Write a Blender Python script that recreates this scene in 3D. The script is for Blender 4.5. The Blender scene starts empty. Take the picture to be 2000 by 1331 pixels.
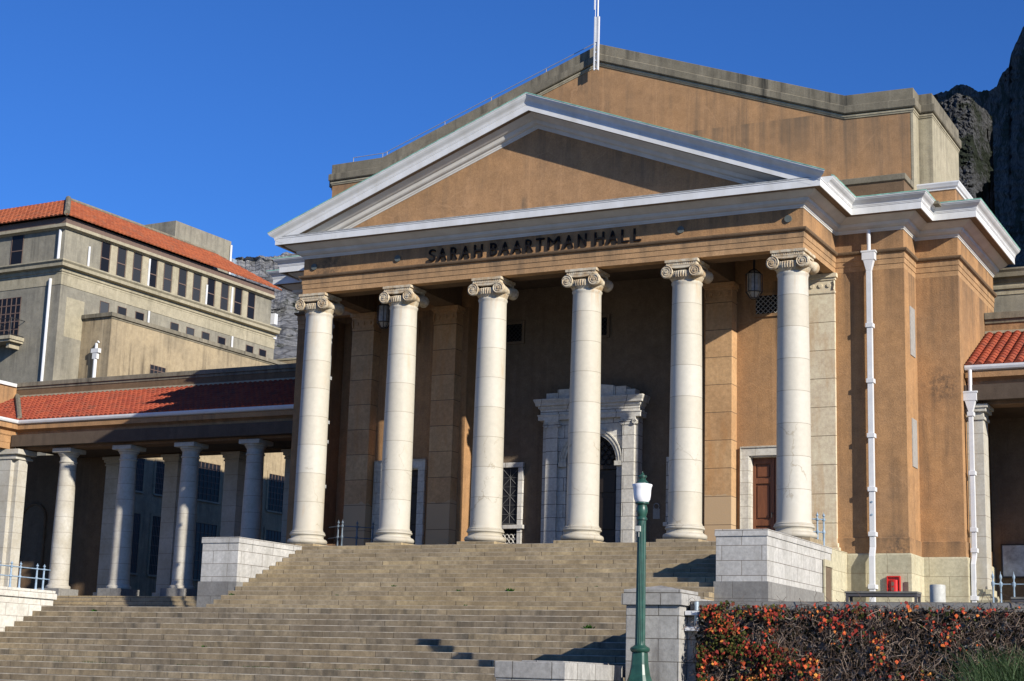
import bpy, bmesh, math, random
from mathutils import Vector, Matrix, noise
R = math.radians
random.seed(7)
scene = bpy.context.scene
col = scene.collection

# ------------------------------------------------------------------ camera
CAM = Vector((32.680, -48.470, -4.304))
YAW, PITCH, ROLL, FPX = R(-27.2), R(11.626), R(1.730), 3245.1
d_ = Vector((math.sin(YAW)*math.cos(PITCH), math.cos(YAW)*math.cos(PITCH), math.sin(PITCH)))
r_ = Vector((math.cos(YAW), -math.sin(YAW), 0)); u_ = r_.cross(d_)
r2 = r_*math.cos(ROLL)+u_*math.sin(ROLL); u2 = -r_*math.sin(ROLL)+u_*math.cos(ROLL)
cd = bpy.data.cameras.new('camera'); cam = bpy.data.objects.new('camera', cd); col.objects.link(cam)
m3 = Matrix((r2, u2, -d_)).transposed()
cam.matrix_world = Matrix.Translation(CAM) @ m3.to_4x4()
cd.sensor_width = 36.0; cd.lens = FPX/2000*36.0; cd.clip_end = 20000; cd.clip_start = 0.1
scene.camera = cam

def ray(px, py):
    return d_ + r2*((px-1000)/FPX) + u2*((665.5-py)/FPX)

# ------------------------------------------------------------------ light
TO_SUN = Vector((1.68, -0.77, 0.80)).normalized()
elev = math.asin(TO_SUN.z); azim = math.atan2(TO_SUN.x, TO_SUN.y)
w = bpy.data.worlds.new('World'); scene.world = w; w.use_nodes = True
nt = w.node_tree; bg = nt.nodes['Background']
sky = nt.nodes.new('ShaderNodeTexSky'); sky.sky_type = 'NISHITA'; sky.sun_disc = False
sky.sun_elevation = elev; sky.sun_rotation = azim
sky.altitude = 900; sky.air_density = 1.0; sky.dust_density = 0.15; sky.ozone_density = 3.2
tint = nt.nodes.new('ShaderNodeMix'); tint.data_type = 'RGBA'; tint.blend_type = 'MULTIPLY'; tint.inputs[0].default_value = 1
tint.inputs[7].default_value = (.26, .56, 1.04, 1)      # deep, dry, polarised winter blue
nt.links.new(sky.outputs[0], tint.inputs[6]); nt.links.new(tint.outputs[2], bg.inputs[0]); bg.inputs[1].default_value = 0.098
sd = bpy.data.lights.new('sun', 'SUN'); sun = bpy.data.objects.new('sun', sd); col.objects.link(sun)
sd.energy = 5.0; sd.angle = R(0.5); sd.color = (1.0, 0.93, 0.82)
sun.rotation_euler = TO_SUN.to_track_quat('Z', 'Y').to_euler()
scene.view_settings.view_transform = 'Standard'; scene.view_settings.look = 'None'
scene.view_settings.gamma = 1.0; scene.view_settings.exposure = 0.45
scene.render.resolution_x = 1024; scene.render.resolution_y = 681

# ------------------------------------------------------------------ materials
MATS = {}
class NB:
    def __init__(s, name):
        s.m = bpy.data.materials.new(name); s.m.use_nodes = True; s.t = s.m.node_tree
        s.b = s.t.nodes['Principled BSDF']; MATS[name] = s.m
        s.pos = s.t.nodes.new('ShaderNodeNewGeometry')
    def n(s, typ, **k):
        nd = s.t.nodes.new(typ)
        for a, v in k.items(): setattr(nd, a, v)
        return nd
    def l(s, a, b): s.t.links.new(a, b)
    def mapping(s, scale=(1,1,1), src=None, loc=(0,0,0)):
        mp = s.n('ShaderNodeMapping'); mp.inputs['Scale'].default_value = scale; mp.inputs['Location'].default_value = loc
        s.l(src or s.pos.outputs['Position'], mp.inputs['Vector']); return mp.outputs[0]
    def noise(s, scale, detail=4, rough=.55, vec=None, dist=0):
        nd = s.n('ShaderNodeTexNoise'); nd.inputs['Scale'].default_value = scale
        nd.inputs['Detail'].default_value = detail; nd.inputs['Roughness'].default_value = rough
        nd.inputs['Distortion'].default_value = dist
        s.l(vec or s.pos.outputs['Position'], nd.inputs['Vector']); return nd.outputs['Fac']
    def ramp(s, fac, stops):
        nd = s.n('ShaderNodeValToRGB'); cr = nd.color_ramp
        while len(cr.elements) < len(stops): cr.elements.new(.5)
        for e, (p, c) in zip(cr.elements, stops):
            e.position = p; e.color = (c[0], c[1], c[2], 1) if not isinstance(c, (int, float)) else (c, c, c, 1)
        s.l(fac, nd.inputs[0]); return nd.outputs[0]
    def mix(s, fac, a, b, mode='MIX'):
        nd = s.n('ShaderNodeMix', data_type='RGBA', blend_type=mode)
        if isinstance(fac, (int, float)): nd.inputs[0].default_value = fac
        else: s.l(fac, nd.inputs[0])
        for i, v in ((6, a), (7, b)):
            if isinstance(v, tuple): nd.inputs[i].default_value = (*v[:3], 1)
            else: s.l(v, nd.inputs[i])
        return nd.outputs[2]
    def math(s, op, a, b=0, c=None):
        nd = s.n('ShaderNodeMath', operation=op)
        for i, v in enumerate((a, b) if c is None else (a, b, c)):
            if isinstance(v, (int, float)): nd.inputs[i].default_value = v
            else: s.l(v, nd.inputs[i])
        return nd.outputs[0]
    def xyz(s):
        nd = s.n('ShaderNodeSeparateXYZ'); s.l(s.pos.outputs['Position'], nd.inputs[0]); return nd.outputs
    def wallvec(s):
        # (x+y, z): runs along any axis-aligned wall
        o = s.xyz(); c = s.n('ShaderNodeCombineXYZ')
        s.l(s.math('ADD', o[0], o[1]), c.inputs[0]); s.l(o[2], c.inputs[1]); return c.outputs[0]
    def bump(s, h, strength=.3, dist=.02):
        nd = s.n('ShaderNodeBump'); nd.inputs['Strength'].default_value = strength; nd.inputs['Distance'].default_value = dist
        s.l(h, nd.inputs['Height']); s.l(nd.outputs[0], s.b.inputs['Normal'])
    def done(s, colr, rough=.8, spec=.3, metal=0):
        if isinstance(colr, tuple): s.b.inputs['Base Color'].default_value = (*colr[:3], 1)
        else: s.l(colr, s.b.inputs['Base Color'])
        s.b.inputs['Roughness'].default_value = rough
        s.b.inputs['Specular IOR Level'].default_value = spec; s.b.inputs['Metallic'].default_value = metal
        return s.m

def plaster(name, a, b, dark, streak=.35, gritty=.5, cracks=0, ledges=(), spots=()):
    s = NB(name)
    c = s.mix(s.ramp(s.noise(.45, 7, .66), [(.36, 0), (.64, 1)]), a, b)
    pale = tuple(min(1, x*1.35+.03) for x in a)
    c = s.mix(s.ramp(s.noise(.9, 6, .7, s.mapping((1, 1, .6), loc=(21, 5, 2))), [(.58, 0), (.78, .35)]), c, pale)
    g = s.noise(26, 5, .7)
    c = s.mix(.40, c, s.ramp(g, [(.3, .28), (.7, .75)]), 'OVERLAY')
    c = s.mix(.35, c, s.ramp(s.noise(3.2, 6, .7), [(.3, .28), (.7, .72)]), 'OVERLAY')
    st = s.noise(1.0, 6, .65, s.mapping((3.0, 3.0, .13)))
    st2 = s.noise(.45, 4, .6, s.mapping((1, 1, 1), loc=(9, 3, 7)))
    k = s.math('MULTIPLY', s.ramp(st, [(.47, 0), (.70, 1)]), s.ramp(st2, [(.40, 0), (.60, 1)]))
    c = s.mix(s.math('MULTIPLY', k, streak), c, dark)
    st3 = s.noise(1.0, 6, .65, s.mapping((4.0, 4.0, .10), loc=(5, 8, 1)))
    c = s.mix(s.math('MULTIPLY', s.ramp(st3, [(.58, 0), (.72, 1)]), streak*.55), c, pale)
    for sp, sr in spots:
        vd = s.n('ShaderNodeVectorMath', operation='DISTANCE'); s.l(s.pos.outputs['Position'], vd.inputs[0]); vd.inputs[1].default_value = sp
        f = s.math('MULTIPLY', s.ramp(vd.outputs['Value'], [(sr*.25, .8), (sr, 0)]), s.ramp(s.noise(5, 6, .75), [(.42, 0), (.60, 1)]))
        c = s.mix(f, c, dark)
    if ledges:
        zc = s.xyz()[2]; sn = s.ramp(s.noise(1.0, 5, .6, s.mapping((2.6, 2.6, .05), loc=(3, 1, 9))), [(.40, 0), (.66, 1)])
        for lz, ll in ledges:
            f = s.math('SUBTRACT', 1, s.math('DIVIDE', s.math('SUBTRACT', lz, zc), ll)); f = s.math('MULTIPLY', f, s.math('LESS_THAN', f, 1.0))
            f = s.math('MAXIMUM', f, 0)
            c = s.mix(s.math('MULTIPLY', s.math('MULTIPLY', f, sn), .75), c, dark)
    if cracks:
        v = s.n('ShaderNodeTexVoronoi', feature='DISTANCE_TO_EDGE'); v.inputs['Scale'].default_value = .55
        nz = s.n('ShaderNodeTexNoise'); nz.inputs['Scale'].default_value = 2.2; nz.inputs['Detail'].default_value = 6; s.l(s.pos.outputs['Position'], nz.inputs['Vector'])
        s.l(s.mix(.30, s.pos.outputs['Position'], nz.outputs['Color']), v.inputs['Vector'])
        ck = s.math('MULTIPLY', s.math('LESS_THAN', v.outputs[0], .006), s.ramp(s.noise(.6, 3), [(.50, 0), (.58, cracks)]))
        c = s.mix(ck, c, pale)
    s.bump(s.noise(22, 6, .7), gritty, .02)
    return s.done(c, .92, .15)

def blocks(name, a, b, bw, bh, nose=0, foot=None, joint=(.12,.10,.08), mort=.008, off=.5, zoff=0, stain=(.10,.09,.08), st=.3, xoff=0, rough=.85, jitter=.5):
    s = NB(name)
    v = s.wallvec(); mp = s.mapping((1,1,1), v, (xoff, zoff, 0))
    br = s.n('ShaderNodeTexBrick'); br.offset = off; br.squash = 1
    s.l(mp, br.inputs['Vector']); br.inputs['Scale'].default_value = 1
    br.inputs['Brick Width'].default_value = bw; br.inputs['Row Height'].default_value = bh
    br.inputs['Mortar Size'].default_value = mort; br.inputs['Mortar Smooth'].default_value = .1; br.inputs['Bias'].default_value = 0
    br.inputs['Color1'].default_value = (*a, 1); br.inputs['Color2'].default_value = (*b, 1); br.inputs['Mortar'].default_value = (*joint, 1)
    c = br.outputs['Color']
    c = s.mix(.5, c, s.ramp(s.noise(9, 6, .7), [(.3, .3), (.7, .72)]), 'OVERLAY')
    c = s.mix(jitter*.5, c, s.ramp(s.noise(1.1, 4, .6), [(.35, .32), (.65, .68)]), 'OVERLAY')
    k = s.math('MULTIPLY', s.ramp(s.noise(1.3, 5, .65, s.mapping((2, 2, .35))), [(.5, 0), (.72, 1)]), st)
    c = s.mix(k, c, stain)
    if foot:
        o = s.xyz(); c = s.mix(s.math('LESS_THAN', s.math('ADD', o[2], s.math('MULTIPLY', s.noise(1.2, 4), .8)), 2.3), c, foot)
        br2 = s.math('MULTIPLY', br.outputs['Fac'], .9); c = s.mix(br2, c, joint)
    if nose:
        c = s.mix(.6, c, s.ramp(s.noise(2.2, 8, .75), [(.32, .30), (.68, .68)]), 'OVERLAY')
        c = s.mix(s.ramp(s.noise(.35, 5, .65, s.mapping((1, 1, 2), loc=(3, 0, 0))), [(.42, 0), (.66, .50)]), c, (.155,.115,.070))
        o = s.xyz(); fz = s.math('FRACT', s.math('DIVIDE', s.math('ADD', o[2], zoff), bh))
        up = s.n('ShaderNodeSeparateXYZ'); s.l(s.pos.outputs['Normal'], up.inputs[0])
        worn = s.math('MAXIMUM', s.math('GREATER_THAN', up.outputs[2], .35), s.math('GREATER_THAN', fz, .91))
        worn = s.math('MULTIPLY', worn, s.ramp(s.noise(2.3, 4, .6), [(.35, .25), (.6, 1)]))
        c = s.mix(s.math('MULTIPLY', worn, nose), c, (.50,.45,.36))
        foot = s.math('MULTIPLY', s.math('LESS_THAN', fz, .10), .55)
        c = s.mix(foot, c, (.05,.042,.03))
    s.bump(s.math('SUBTRACT', s.noise(30, 4, .6), s.math('MULTIPLY', br.outputs['Fac'], 1.6)), .35, .012)
    return s.done(c, rough, .25)

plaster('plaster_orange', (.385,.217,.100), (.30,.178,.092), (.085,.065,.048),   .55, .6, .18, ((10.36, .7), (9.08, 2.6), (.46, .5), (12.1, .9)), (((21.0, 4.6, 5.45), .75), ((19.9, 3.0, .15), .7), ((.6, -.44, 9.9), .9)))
plaster('plaster_pale', (.42,.255,.128), (.35,.215,.112), (.12,.09,.06), .5, .35, 0, ((9.6, .5),))
plaster('plaster_tan', (.20,.125,.075), (.17,.108,.065), (.08,.06,.045), .4, .3)
plaster('plaster_hall', (.39,.225,.110), (.315,.188,.098), (.11,.09,.068), .6, .3, .22, ((15.1, 2.2),))
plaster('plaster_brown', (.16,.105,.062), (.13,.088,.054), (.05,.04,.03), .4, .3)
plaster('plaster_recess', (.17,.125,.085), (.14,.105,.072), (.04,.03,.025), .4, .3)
plaster('coping_grey', (.215,.19,.14), (.15,.135,.10), (.045,.043,.036), 1.0, .3)
plaster('rear_grey', (.265,.245,.19), (.195,.183,.148), (.10,.095,.08), .8, .3)
plaster('rear_beige', (.37,.295,.185), (.27,.22,.145), (.12,.095,.065), 1.0, .5)
plaster('rear_trim', (.36,.32,.23), (.30,.27,.19), (.10,.09,.07), .6, .2)
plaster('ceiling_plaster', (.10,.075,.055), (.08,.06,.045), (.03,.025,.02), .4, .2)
blocks('stone_white', (.54,.52,.46), (.48,.46,.40), 1.0, .39, joint=(.22,.19,.15), mort=.007, st=.35, stain=(.30,.26,.18))
blocks('stone_pedestal', (.46,.45,.42), (.38,.37,.345), 1.15, .41, joint=(.14,.12,.10), mort=.009, st=.5, stain=(.26,.25,.22), zoff=.03)
blocks('stone_footing', (.21,.205,.19), (.18,.175,.165), 1.3, .47, joint=(.10,.09,.08), mort=.008, st=.5, stain=(.14,.13,.12))
blocks('stone_cream', (.47,.43,.30), (.41,.38,.265), 1.25, .62, joint=(.20,.16,.10), mort=.007, st=.3, stain=(.30,.22,.12), zoff=.03)
blocks('stone_pier', (.38,.37,.34), (.29,.28,.26), .95, .52, joint=(.10,.09,.075), mort=.011, st=.8, stain=(.15,.14,.13), zoff=.1)
blocks('stone_tan', (.45,.29,.15), (.40,.235,.115), 6.0, .93, joint=(.13,.09,.055), mort=.012, st=.5, stain=(.42,.20,.07), foot=(.44,.31,.185), xoff=2, off=0)
blocks('stone_anta', (.60,.52,.37), (.55,.47,.34), 9.0, .93, joint=(.15,.12,.08), mort=.012, st=.5, stain=(.40,.22,.09), xoff=2.2, off=0)
blocks('stone_portal', (.55,.53,.48), (.48,.465,.43), 1.1, .47, joint=(.10,.09,.08), mort=.011, st=.3, stain=(.28,.26,.22), off=.3)
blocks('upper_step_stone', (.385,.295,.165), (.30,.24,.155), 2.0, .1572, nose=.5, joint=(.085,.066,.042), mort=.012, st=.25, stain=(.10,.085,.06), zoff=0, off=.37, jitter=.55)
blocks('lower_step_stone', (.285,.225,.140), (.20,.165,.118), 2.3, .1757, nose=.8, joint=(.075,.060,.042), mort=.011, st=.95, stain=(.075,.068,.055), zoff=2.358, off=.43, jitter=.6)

def simple(name, c, rough=.6, spec=.3, metal=0, var=.15, bump=0, scale=8):
    s = NB(name)
    k = s.mix(var*2, c, s.ramp(s.noise(scale, 5, .65), [(.3, .25), (.7, .75)]), 'OVERLAY')
    if bump: s.bump(s.noise(scale*4, 5, .6), bump, .01)
    return s.done(k, rough, spec, metal)
# painted woodwork of the cornices, with flaking spots
s = NB('white_paint')
c = s.mix(s.ramp(s.noise(2.0, 4, .6, s.mapping((1, 1, .4))), [(.35, 0), (.75, 1)]), (.66,.67,.67), (.54,.54,.52))
c = s.mix(s.ramp(s.noise(7, 8, .75), [(.665, 0), (.69, 1)]), c, (.22,.19,.16))
s.done(c, .55, .35)
s = NB('bed_mould_paint')
c = s.mix(s.ramp(s.noise(1.6, 4, .6), [(.35, 0), (.7, 1)]), (.60,.59,.56), (.50,.485,.45))
c = s.mix(s.ramp(s.noise(8, 8, .75), [(.66, 0), (.70, 1)]), c, (.2,.17,.13))
s.done(c, .7, .3)
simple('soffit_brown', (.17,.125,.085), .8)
simple('verdigris', (.20,.42,.33), .7, var=.4, scale=4)
simple('white_metal', (.60,.61,.62), .45, .4, var=.12, scale=3)
simple('blue_iron', (.22,.30,.38), .5, .4, var=.3)
simple('pale_blue_iron', (.10,.13,.16), .5, .4, var=.3)
simple('lattice_iron', (.10,.10,.10), .6)
simple('dark_iron', (.02,.02,.022), .5, .4)
simple('letter_black', (.008,.007,.008), .7, .12)
simple('dark_timber', (.020,.014,.010), .5, .4)
simple('grey_disc', (.10,.115,.11), .6)
simple('green_paint', (.018,.066,.048), .38, .5, var=.35, scale=5)
simple('bench_grey', (.075,.072,.075), .6)
simple('bin_white', (.42,.42,.385), .7, var=.2)
simple('red_plastic', (.50,.02,.014), .3, .5, var=.1)
simple('galvanised', (.30,.36,.40), .45, .5, metal=.3, var=.5)
simple('vent_grey', (.30,.29,.27), .7)
simple('window_frame', (.14,.095,.075), .6)
s = NB('glass_dark'); oi = s.n('ShaderNodeObjectInfo')
s.done(s.mix(s.ramp(oi.outputs['Random'], [(.55, 0), (.95, 1)]), (.011,.011,.013), (.060,.064,.068)), .3, .18)
simple('board_glass', (.34,.40,.46), .3, .5, var=.5, scale=3)
simple('soil', (.05,.04,.03), .95, bump=.6)
simple('ground_paving', (.13,.125,.11), .9, var=.3, bump=.3, scale=3)
simple('lantern_glass', (.30,.28,.25), .3, .5, var=.3)
simple('orange_putty', (.50,.24,.07), .8)
simple('lead_grey', (.30,.31,.31), .6, var=.3)
s = NB('wood_door')
c = s.mix(s.ramp(s.noise(3, 6, .65, s.mapping((6, 6, .5))), [(.3, 0), (.7, 1)]), (.115,.042,.020), (.19,.072,.032))
s.done(c, .42, .4)
# column stone: drums with thin joints
s = NB('column_stone')
o = s.xyz()
zz = s.math('DIVIDE', s.math('SUBTRACT', o[2], .62), 1.0)
fr = s.math('FRACT', zz); fl = s.math('FLOOR', zz)
wn = s.n('ShaderNodeTexWhiteNoise', noise_dimensions='2D'); cmb = s.n('ShaderNodeCombineXYZ')
oi = s.n('ShaderNodeObjectInfo')
s.l(fl, cmb.inputs[0]); s.l(s.math('FLOOR', s.math('DIVIDE', s.math('ADD', o[0], 1.75), 3.5)), cmb.inputs[1]); s.l(cmb.outputs[0], wn.inputs['Vector'])
c = s.mix(wn.outputs['Value'], (.505,.480,.410), (.455,.42,.34))
c = s.mix(.16, c, s.ramp(s.noise(6, 6, .7), [(.3, .3), (.7, .7)]), 'OVERLAY')
# hairline cracks low on the shafts
vo = s.n('ShaderNodeTexVoronoi', feature='DISTANCE_TO_EDGE'); vo.inputs['Scale'].default_value = 1.9
nzc = s.n('ShaderNodeTexNoise'); nzc.inputs['Scale'].default_value = 3; nzc.inputs['Detail'].default_value = 6; s.l(s.pos.outputs['Position'], nzc.inputs['Vector'])
s.l(s.mapping((1, 1, .45), s.mix(.35, s.pos.outputs['Position'], nzc.outputs['Color'])), vo.inputs['Vector'])
cr = s.math('MULTIPLY', s.math('LESS_THAN', vo.outputs[0], .012), s.math('MULTIPLY', s.math('LESS_THAN', o[2], 3.6), s.ramp(s.noise(1.2, 3), [(.50, 0), (.58, .45)])))
c = s.mix(cr, c, (.22,.17,.10))
jt = s.math('MULTIPLY', s.math('LESS_THAN', fr, .016), s.math('GREATER_THAN', zz, .5))
c = s.mix(s.math('MULTIPLY', jt, .8), c, (.20,.17,.12))
rust = s.ramp(s.noise(1.4, 4, .6, s.mapping((1, 1, .25), loc=(4, 2, 0))), [(.62, 0), (.78, .55)])
c = s.mix(rust, c, (.46,.30,.14))
gz_ = s.math('MULTIPLY', s.math('SUBTRACT', 1, s.math('MINIMUM', s.math('DIVIDE', o[2], 1.3), 1)), s.ramp(s.noise(3, 5, .7), [(.35, .1), (.7, .8)]))
c = s.mix(gz_, c, (.30,.25,.17))
tz = s.math('MULTIPLY', s.math('MAXIMUM', s.math('SUBTRACT', 1, s.math('ABSOLUTE', s.math('DIVIDE', s.math('SUBTRACT', 8.4, o[2]), .8))), 0), s.ramp(s.noise(1.6, 4, .6, s.mapping((3, 3, .3))), [(.5, 0), (.7, .8)]))
c = s.mix(tz, c, (.40,.26,.13))
s.bump(s.noise(24, 4), .15, .01); s.done(c, .62, .35)
# capitals: weathered
s = NB('capital_stone')
c = s.mix(s.ramp(s.noise(3.5, 6, .7), [(.40, 0), (.62, 1)]), (.56,.50,.38), (.40,.29,.17))
c = s.mix(s.ramp(s.noise(7, 5, .7, s.mapping((1, 1, .6), loc=(3, 1, 2))), [(.55, 0), (.7, .7)]), c, (.11,.09,.07))
s.bump(s.noise(30, 4), .3, .01); s.done(c, .8, .2)
# arcade column
s = NB('arcade_stone')
o = s.xyz(); zz = s.math('DIVIDE', o[2], .66); fr = s.math('FRACT', zz)
c = s.mix(s.ramp(s.noise(1.3, 5, .65), [(.35, 0), (.65, 1)]), (.46,.44,.385), (.38,.35,.285))
c = s.mix(.3, c, s.ramp(s.noise(9, 6, .7), [(.3, .3), (.7, .7)]), 'OVERLAY')
c = s.mix(s.math('MULTIPLY', s.math('LESS_THAN', fr, .025), .75), c, (.16,.13,.10))
s.bump(s.noise(24, 4), .2, .01); s.done(c, .75, .3)
# clay tiles
def tiles(name, a, b, cc):
    s = NB(name)
    wn = s.n('ShaderNodeTexVoronoi'); wn.inputs['Scale'].default_value = 3.4; s.l(s.pos.outputs['Position'], wn.inputs['Vector'])
    c = s.mix(s.ramp(wn.outputs['Color'], [(.2, 0), (.8, 1)]), a, b)
    c = s.mix(s.ramp(s.noise(1.3, 5, .7), [(.52, 0), (.72, .8)]), c, cc)
    s.bump(s.noise(30, 4), .3, .01); s.done(c, .8, .2)
tiles('roof_tile', (.33,.075,.036), (.24,.050,.028), (.13,.065,.045))
tiles('rear_tile', (.38,.11,.046), (.28,.078,.036), (.19,.10,.065))
# foliage
def leafmat(name, stops):
    s = NB(name); oi = s.n('ShaderNodeAttribute', attribute_name='tone')
    c = s.ramp(oi.outputs['Fac'], stops); s.done(c, .75, .08)
    s.b.inputs['Transmission Weight'].default_value = 0
    return s.m
leafmat('ivy_leaf', [(0, (.02,.016,.008)), (.25, (.030,.036,.010)), (.42, (.075,.080,.018)), (.55, (.13,.022,.02)), (.72, (.38,.045,.028)), (.86, (.44,.10,.03)), (1, (.50,.22,.05))])
leafmat('ivy_twig', [(0, (.025,.017,.012)), (.45, (.10,.070,.055)), (1, (.32,.25,.20))])
leafmat('reed', [(0, (.014,.03,.010)), (.5, (.045,.085,.03)), (1, (.20,.28,.13))])
leafmat('weed', [(0, (.015,.05,.008)), (1, (.06,.16,.02))])
# mountain
def mountain(name, rock1, rock2, green, gt, fs=1.0):
    s = NB(name)
    rk = s.mix(s.ramp(s.noise(.022*fs, 9, .75, s.mapping((1, 1, .35))), [(.38, 0), (.62, 1)]), rock1, rock2)
    v = s.n('ShaderNodeTexVoronoi', feature='DISTANCE_TO_EDGE'); v.inputs['Scale'].default_value = .06*fs
    s.l(s.mapping((1, 1, 1.5)), v.inputs['Vector'])
    rk = s.mix(s.ramp(v.outputs[0], [(0, .85), (.12, 0)]), rk, tuple(x*.18 for x in rock1))
    g = s.ramp(s.noise(.012*fs, 9, .75), [(gt, 0), (gt+.05, 1)])
    gn = s.mix(s.ramp(s.noise(.12*fs, 5, .7), [(.4, 0), (.6, 1)]), green, tuple(x*.4 for x in green))
    c = s.mix(g, rk, gn)
    s.bump(s.noise(.05, 8, .75), 1.0, 14)
    s.done(c, .95, .1); return s.m
mountain('mountain_rock', (.42,.42,.415), (.22,.225,.235), (.055,.068,.05), .56)
mountain('mountain_scrub', (.17,.17,.168), (.085,.088,.092), (.046,.056,.036), .47, 2.6)
mountain('mountain_dark', (.20,.185,.175), (.10,.092,.09), (.055,.062,.045), .50, 1.8)

# ------------------------------------------------------------------ mesh helper
class M:
    def each(s, name, mat, parent=None, **k):
        # one object per shape added
        out = []
        for i, (v0, f0) in enumerate(s.marks):
            v1, f1 = s.marks[i+1] if i+1 < len(s.marks) else (len(s.v), len(s.f))
            q = M(); q.v = s.v[v0:v1]; q.f = [tuple(a-v0 for a in f) for f in s.f[f0:f1]]; out.append(q.obj(name, mat, parent, **k))
        return out
    def __init__(s): s.v = []; s.f = []; s.t = []; s.tone = []; s.marks = []
    def add(s, vs, fs, tone=None):
        s.marks.append((len(s.v), len(s.f))); o = len(s.v); s.v += [tuple(v) for v in vs]; s.f += [tuple(i+o for i in f) for f in fs]
        if tone is not None: s.tone += [tone]*len(fs)
        return s
    def box(s, x0, x1, y0, y1, z0, z1):
        x0, x1 = min(x0, x1), max(x0, x1); y0, y1 = min(y0, y1), max(y0, y1); z0, z1 = min(z0, z1), max(z0, z1)
        vs = [(x, y, z) for z in (z0, z1) for y in (y0, y1) for x in (x0, x1)]
        return s.add(vs, [(0,2,3,1), (4,5,7,6), (0,1,5,4), (2,6,7,3), (0,4,6,2), (1,3,7,5)])
    def fr(s, P, U, V, W, a0, a1, b0, b1, c0, c1):
        # box in a frame: origin P, axes U V W
        vs = [P+U*a+V*b+W*c for c in (c0, c1) for b in (b0, b1) for a in (a0, a1)]
        return s.add(vs, [(0,2,3,1), (4,5,7,6), (0,1,5,4), (2,6,7,3), (0,4,6,2), (1,3,7,5)])
    def prism(s, poly, axis, a, b):
        # poly of 2-D points extruded along axis; 'x': (y,z)  'y': (x,z)  'z': (x,y)
        def P(p, t): return {'x': (t, p[0], p[1]), 'y': (p[0], t, p[1]), 'z': (p[0], p[1], t)}[axis]
        n = len(poly); vs = [P(p, a) for p in poly]+[P(p, b) for p in poly]
        fs = [tuple(range(n)), tuple(range(2*n-1, n-1, -1))]+[(i, i+n, (i+1) % n+n, (i+1) % n) for i in range(n)]
        return s.add(vs, fs)
    def lathe(s, prof, cx, cy, n=32, cap=True):
        vs = []; 
        for r, z in prof:
            for i in range(n):
                a = 2*math.pi*i/n; vs.append((cx+r*math.cos(a), cy+r*math.sin(a), z))
        fs = []
        for k in range(len(prof)-1):
            for i in range(n):
                j = (i+1) % n; fs.append((k*n+i, k*n+j, (k+1)*n+j, (k+1)*n+i))
        if cap:
            fs.append(tuple(range(n-1, -1, -1))); fs.append(tuple((len(prof)-1)*n+i for i in range(n)))
        return s.add(vs, fs)
    def tube(s, pts, r, n=6, tone=None, taper=None):
        pts = [Vector(p) for p in pts]; vs = []; 
        for i, p in enumerate(pts):
            t = (pts[min(i+1, len(pts)-1)]-pts[max(i-1, 0)]).normalized()
            a = Vector((0, 0, 1)) if abs(t.z) < .9 else Vector((1, 0, 0))
            u = t.cross(a).normalized(); v = t.cross(u)
            rr = r if taper is None else r*(1-(1-taper)*i/(len(pts)-1))
            for k in range(n):
                an = 2*math.pi*k/n; vs.append(p+u*math.cos(an)*rr+v*math.sin(an)*rr)
        fs = []
        for i in range(len(pts)-1):
            for k in range(n):
                j = (k+1) % n; fs.append((i*n+k, i*n+j, (i+1)*n+j, (i+1)*n+k))
        if n > 3: fs.append(tuple(range(n-1, -1, -1))); fs.append(tuple((len(pts)-1)*n+k for k in range(n)))
        return s.add(vs, fs, tone)
    def sweep(s, path, prof, closed=True, cap=True):
        # path: (x,y,z) list, outward = right-hand side of travel; prof: (out, dz)
        P = [Vector(p) for p in path]; n = len(P); m = len(prof); vs = []
        nr = []
        for i in range(n-1):
            d = P[i+1]-P[i]; d2 = Vector((d.x, d.y)).normalized(); nr.append(Vector((d2.y, -d2.x)))
        for i in range(n):
            a = nr[max(i-1, 0)]; b = nr[min(i, n-2)]
            mt = (a+b); mt = mt/(1+a.dot(b)) if (1+a.dot(b)) > .05 else a
            for o, dz in prof: vs.append((P[i].x+mt.x*o, P[i].y+mt.y*o, P[i].z+dz))
        fs = []
        rng = range(m) if closed else range(m-1)
        for i in range(n-1):
            for k in rng:
                j = (k+1) % m; fs.append((i*m+k, (i+1)*m+k, (i+1)*m+j, i*m+j))
        if cap and closed: fs.append(tuple(range(m))); fs.append(tuple((n-1)*m+k for k in range(m-1, -1, -1)))
        return s.add(vs, fs)
    def obj(s, name, mat, parent=None, smooth=False, bevel=0, kind=None):
        me = bpy.data.meshes.new(name); me.from_pydata(s.v, [], s.f)
        if s.tone and len(s.tone) == len(s.f):
            at = me.attributes.new('tone', 'FLOAT', 'FACE'); at.data.foreach_set('value', s.tone)
        bm = bmesh.new(); bm.from_mesh(me)
        if not s.tone: bmesh.ops.recalc_face_normals(bm, faces=bm.faces)
        bm.to_mesh(me); bm.free()
        me.materials.append(MATS[mat])
        if smooth:
            me.polygons.foreach_set('use_smooth', [True]*len(me.polygons))
            me.set_sharp_from_angle(angle=R(38))
        o = bpy.data.objects.new(name, me); col.objects.link(o)
        if parent is not None:
            o.parent = parent; o.matrix_parent_inverse = world_of(parent).inverted()
        if bevel:
            b = o.modifiers.new('bevel', 'BEVEL'); b.width = bevel; b.segments = 2; b.limit_method = 'ANGLE'; b.angle_limit = R(40)
        if kind: o['kind'] = kind
        return o
def world_of(o):
    if o.parent is None: return Matrix.Translation(o.location)
    return world_of(o.parent) @ o.matrix_parent_inverse @ Matrix.Translation(o.location)
def thing(name, label, cat, loc=(0, 0, 0), group=None):
    o = bpy.data.objects.new(name, None); col.objects.link(o); o.location = loc; o.empty_display_size = .3
    o['label'] = label; o['category'] = cat
    if group: o['group'] = group
    return o
def tag(o, label, cat, group=None):
    o['label'] = label; o['category'] = cat
    if group: o['group'] = group
    return o
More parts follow.
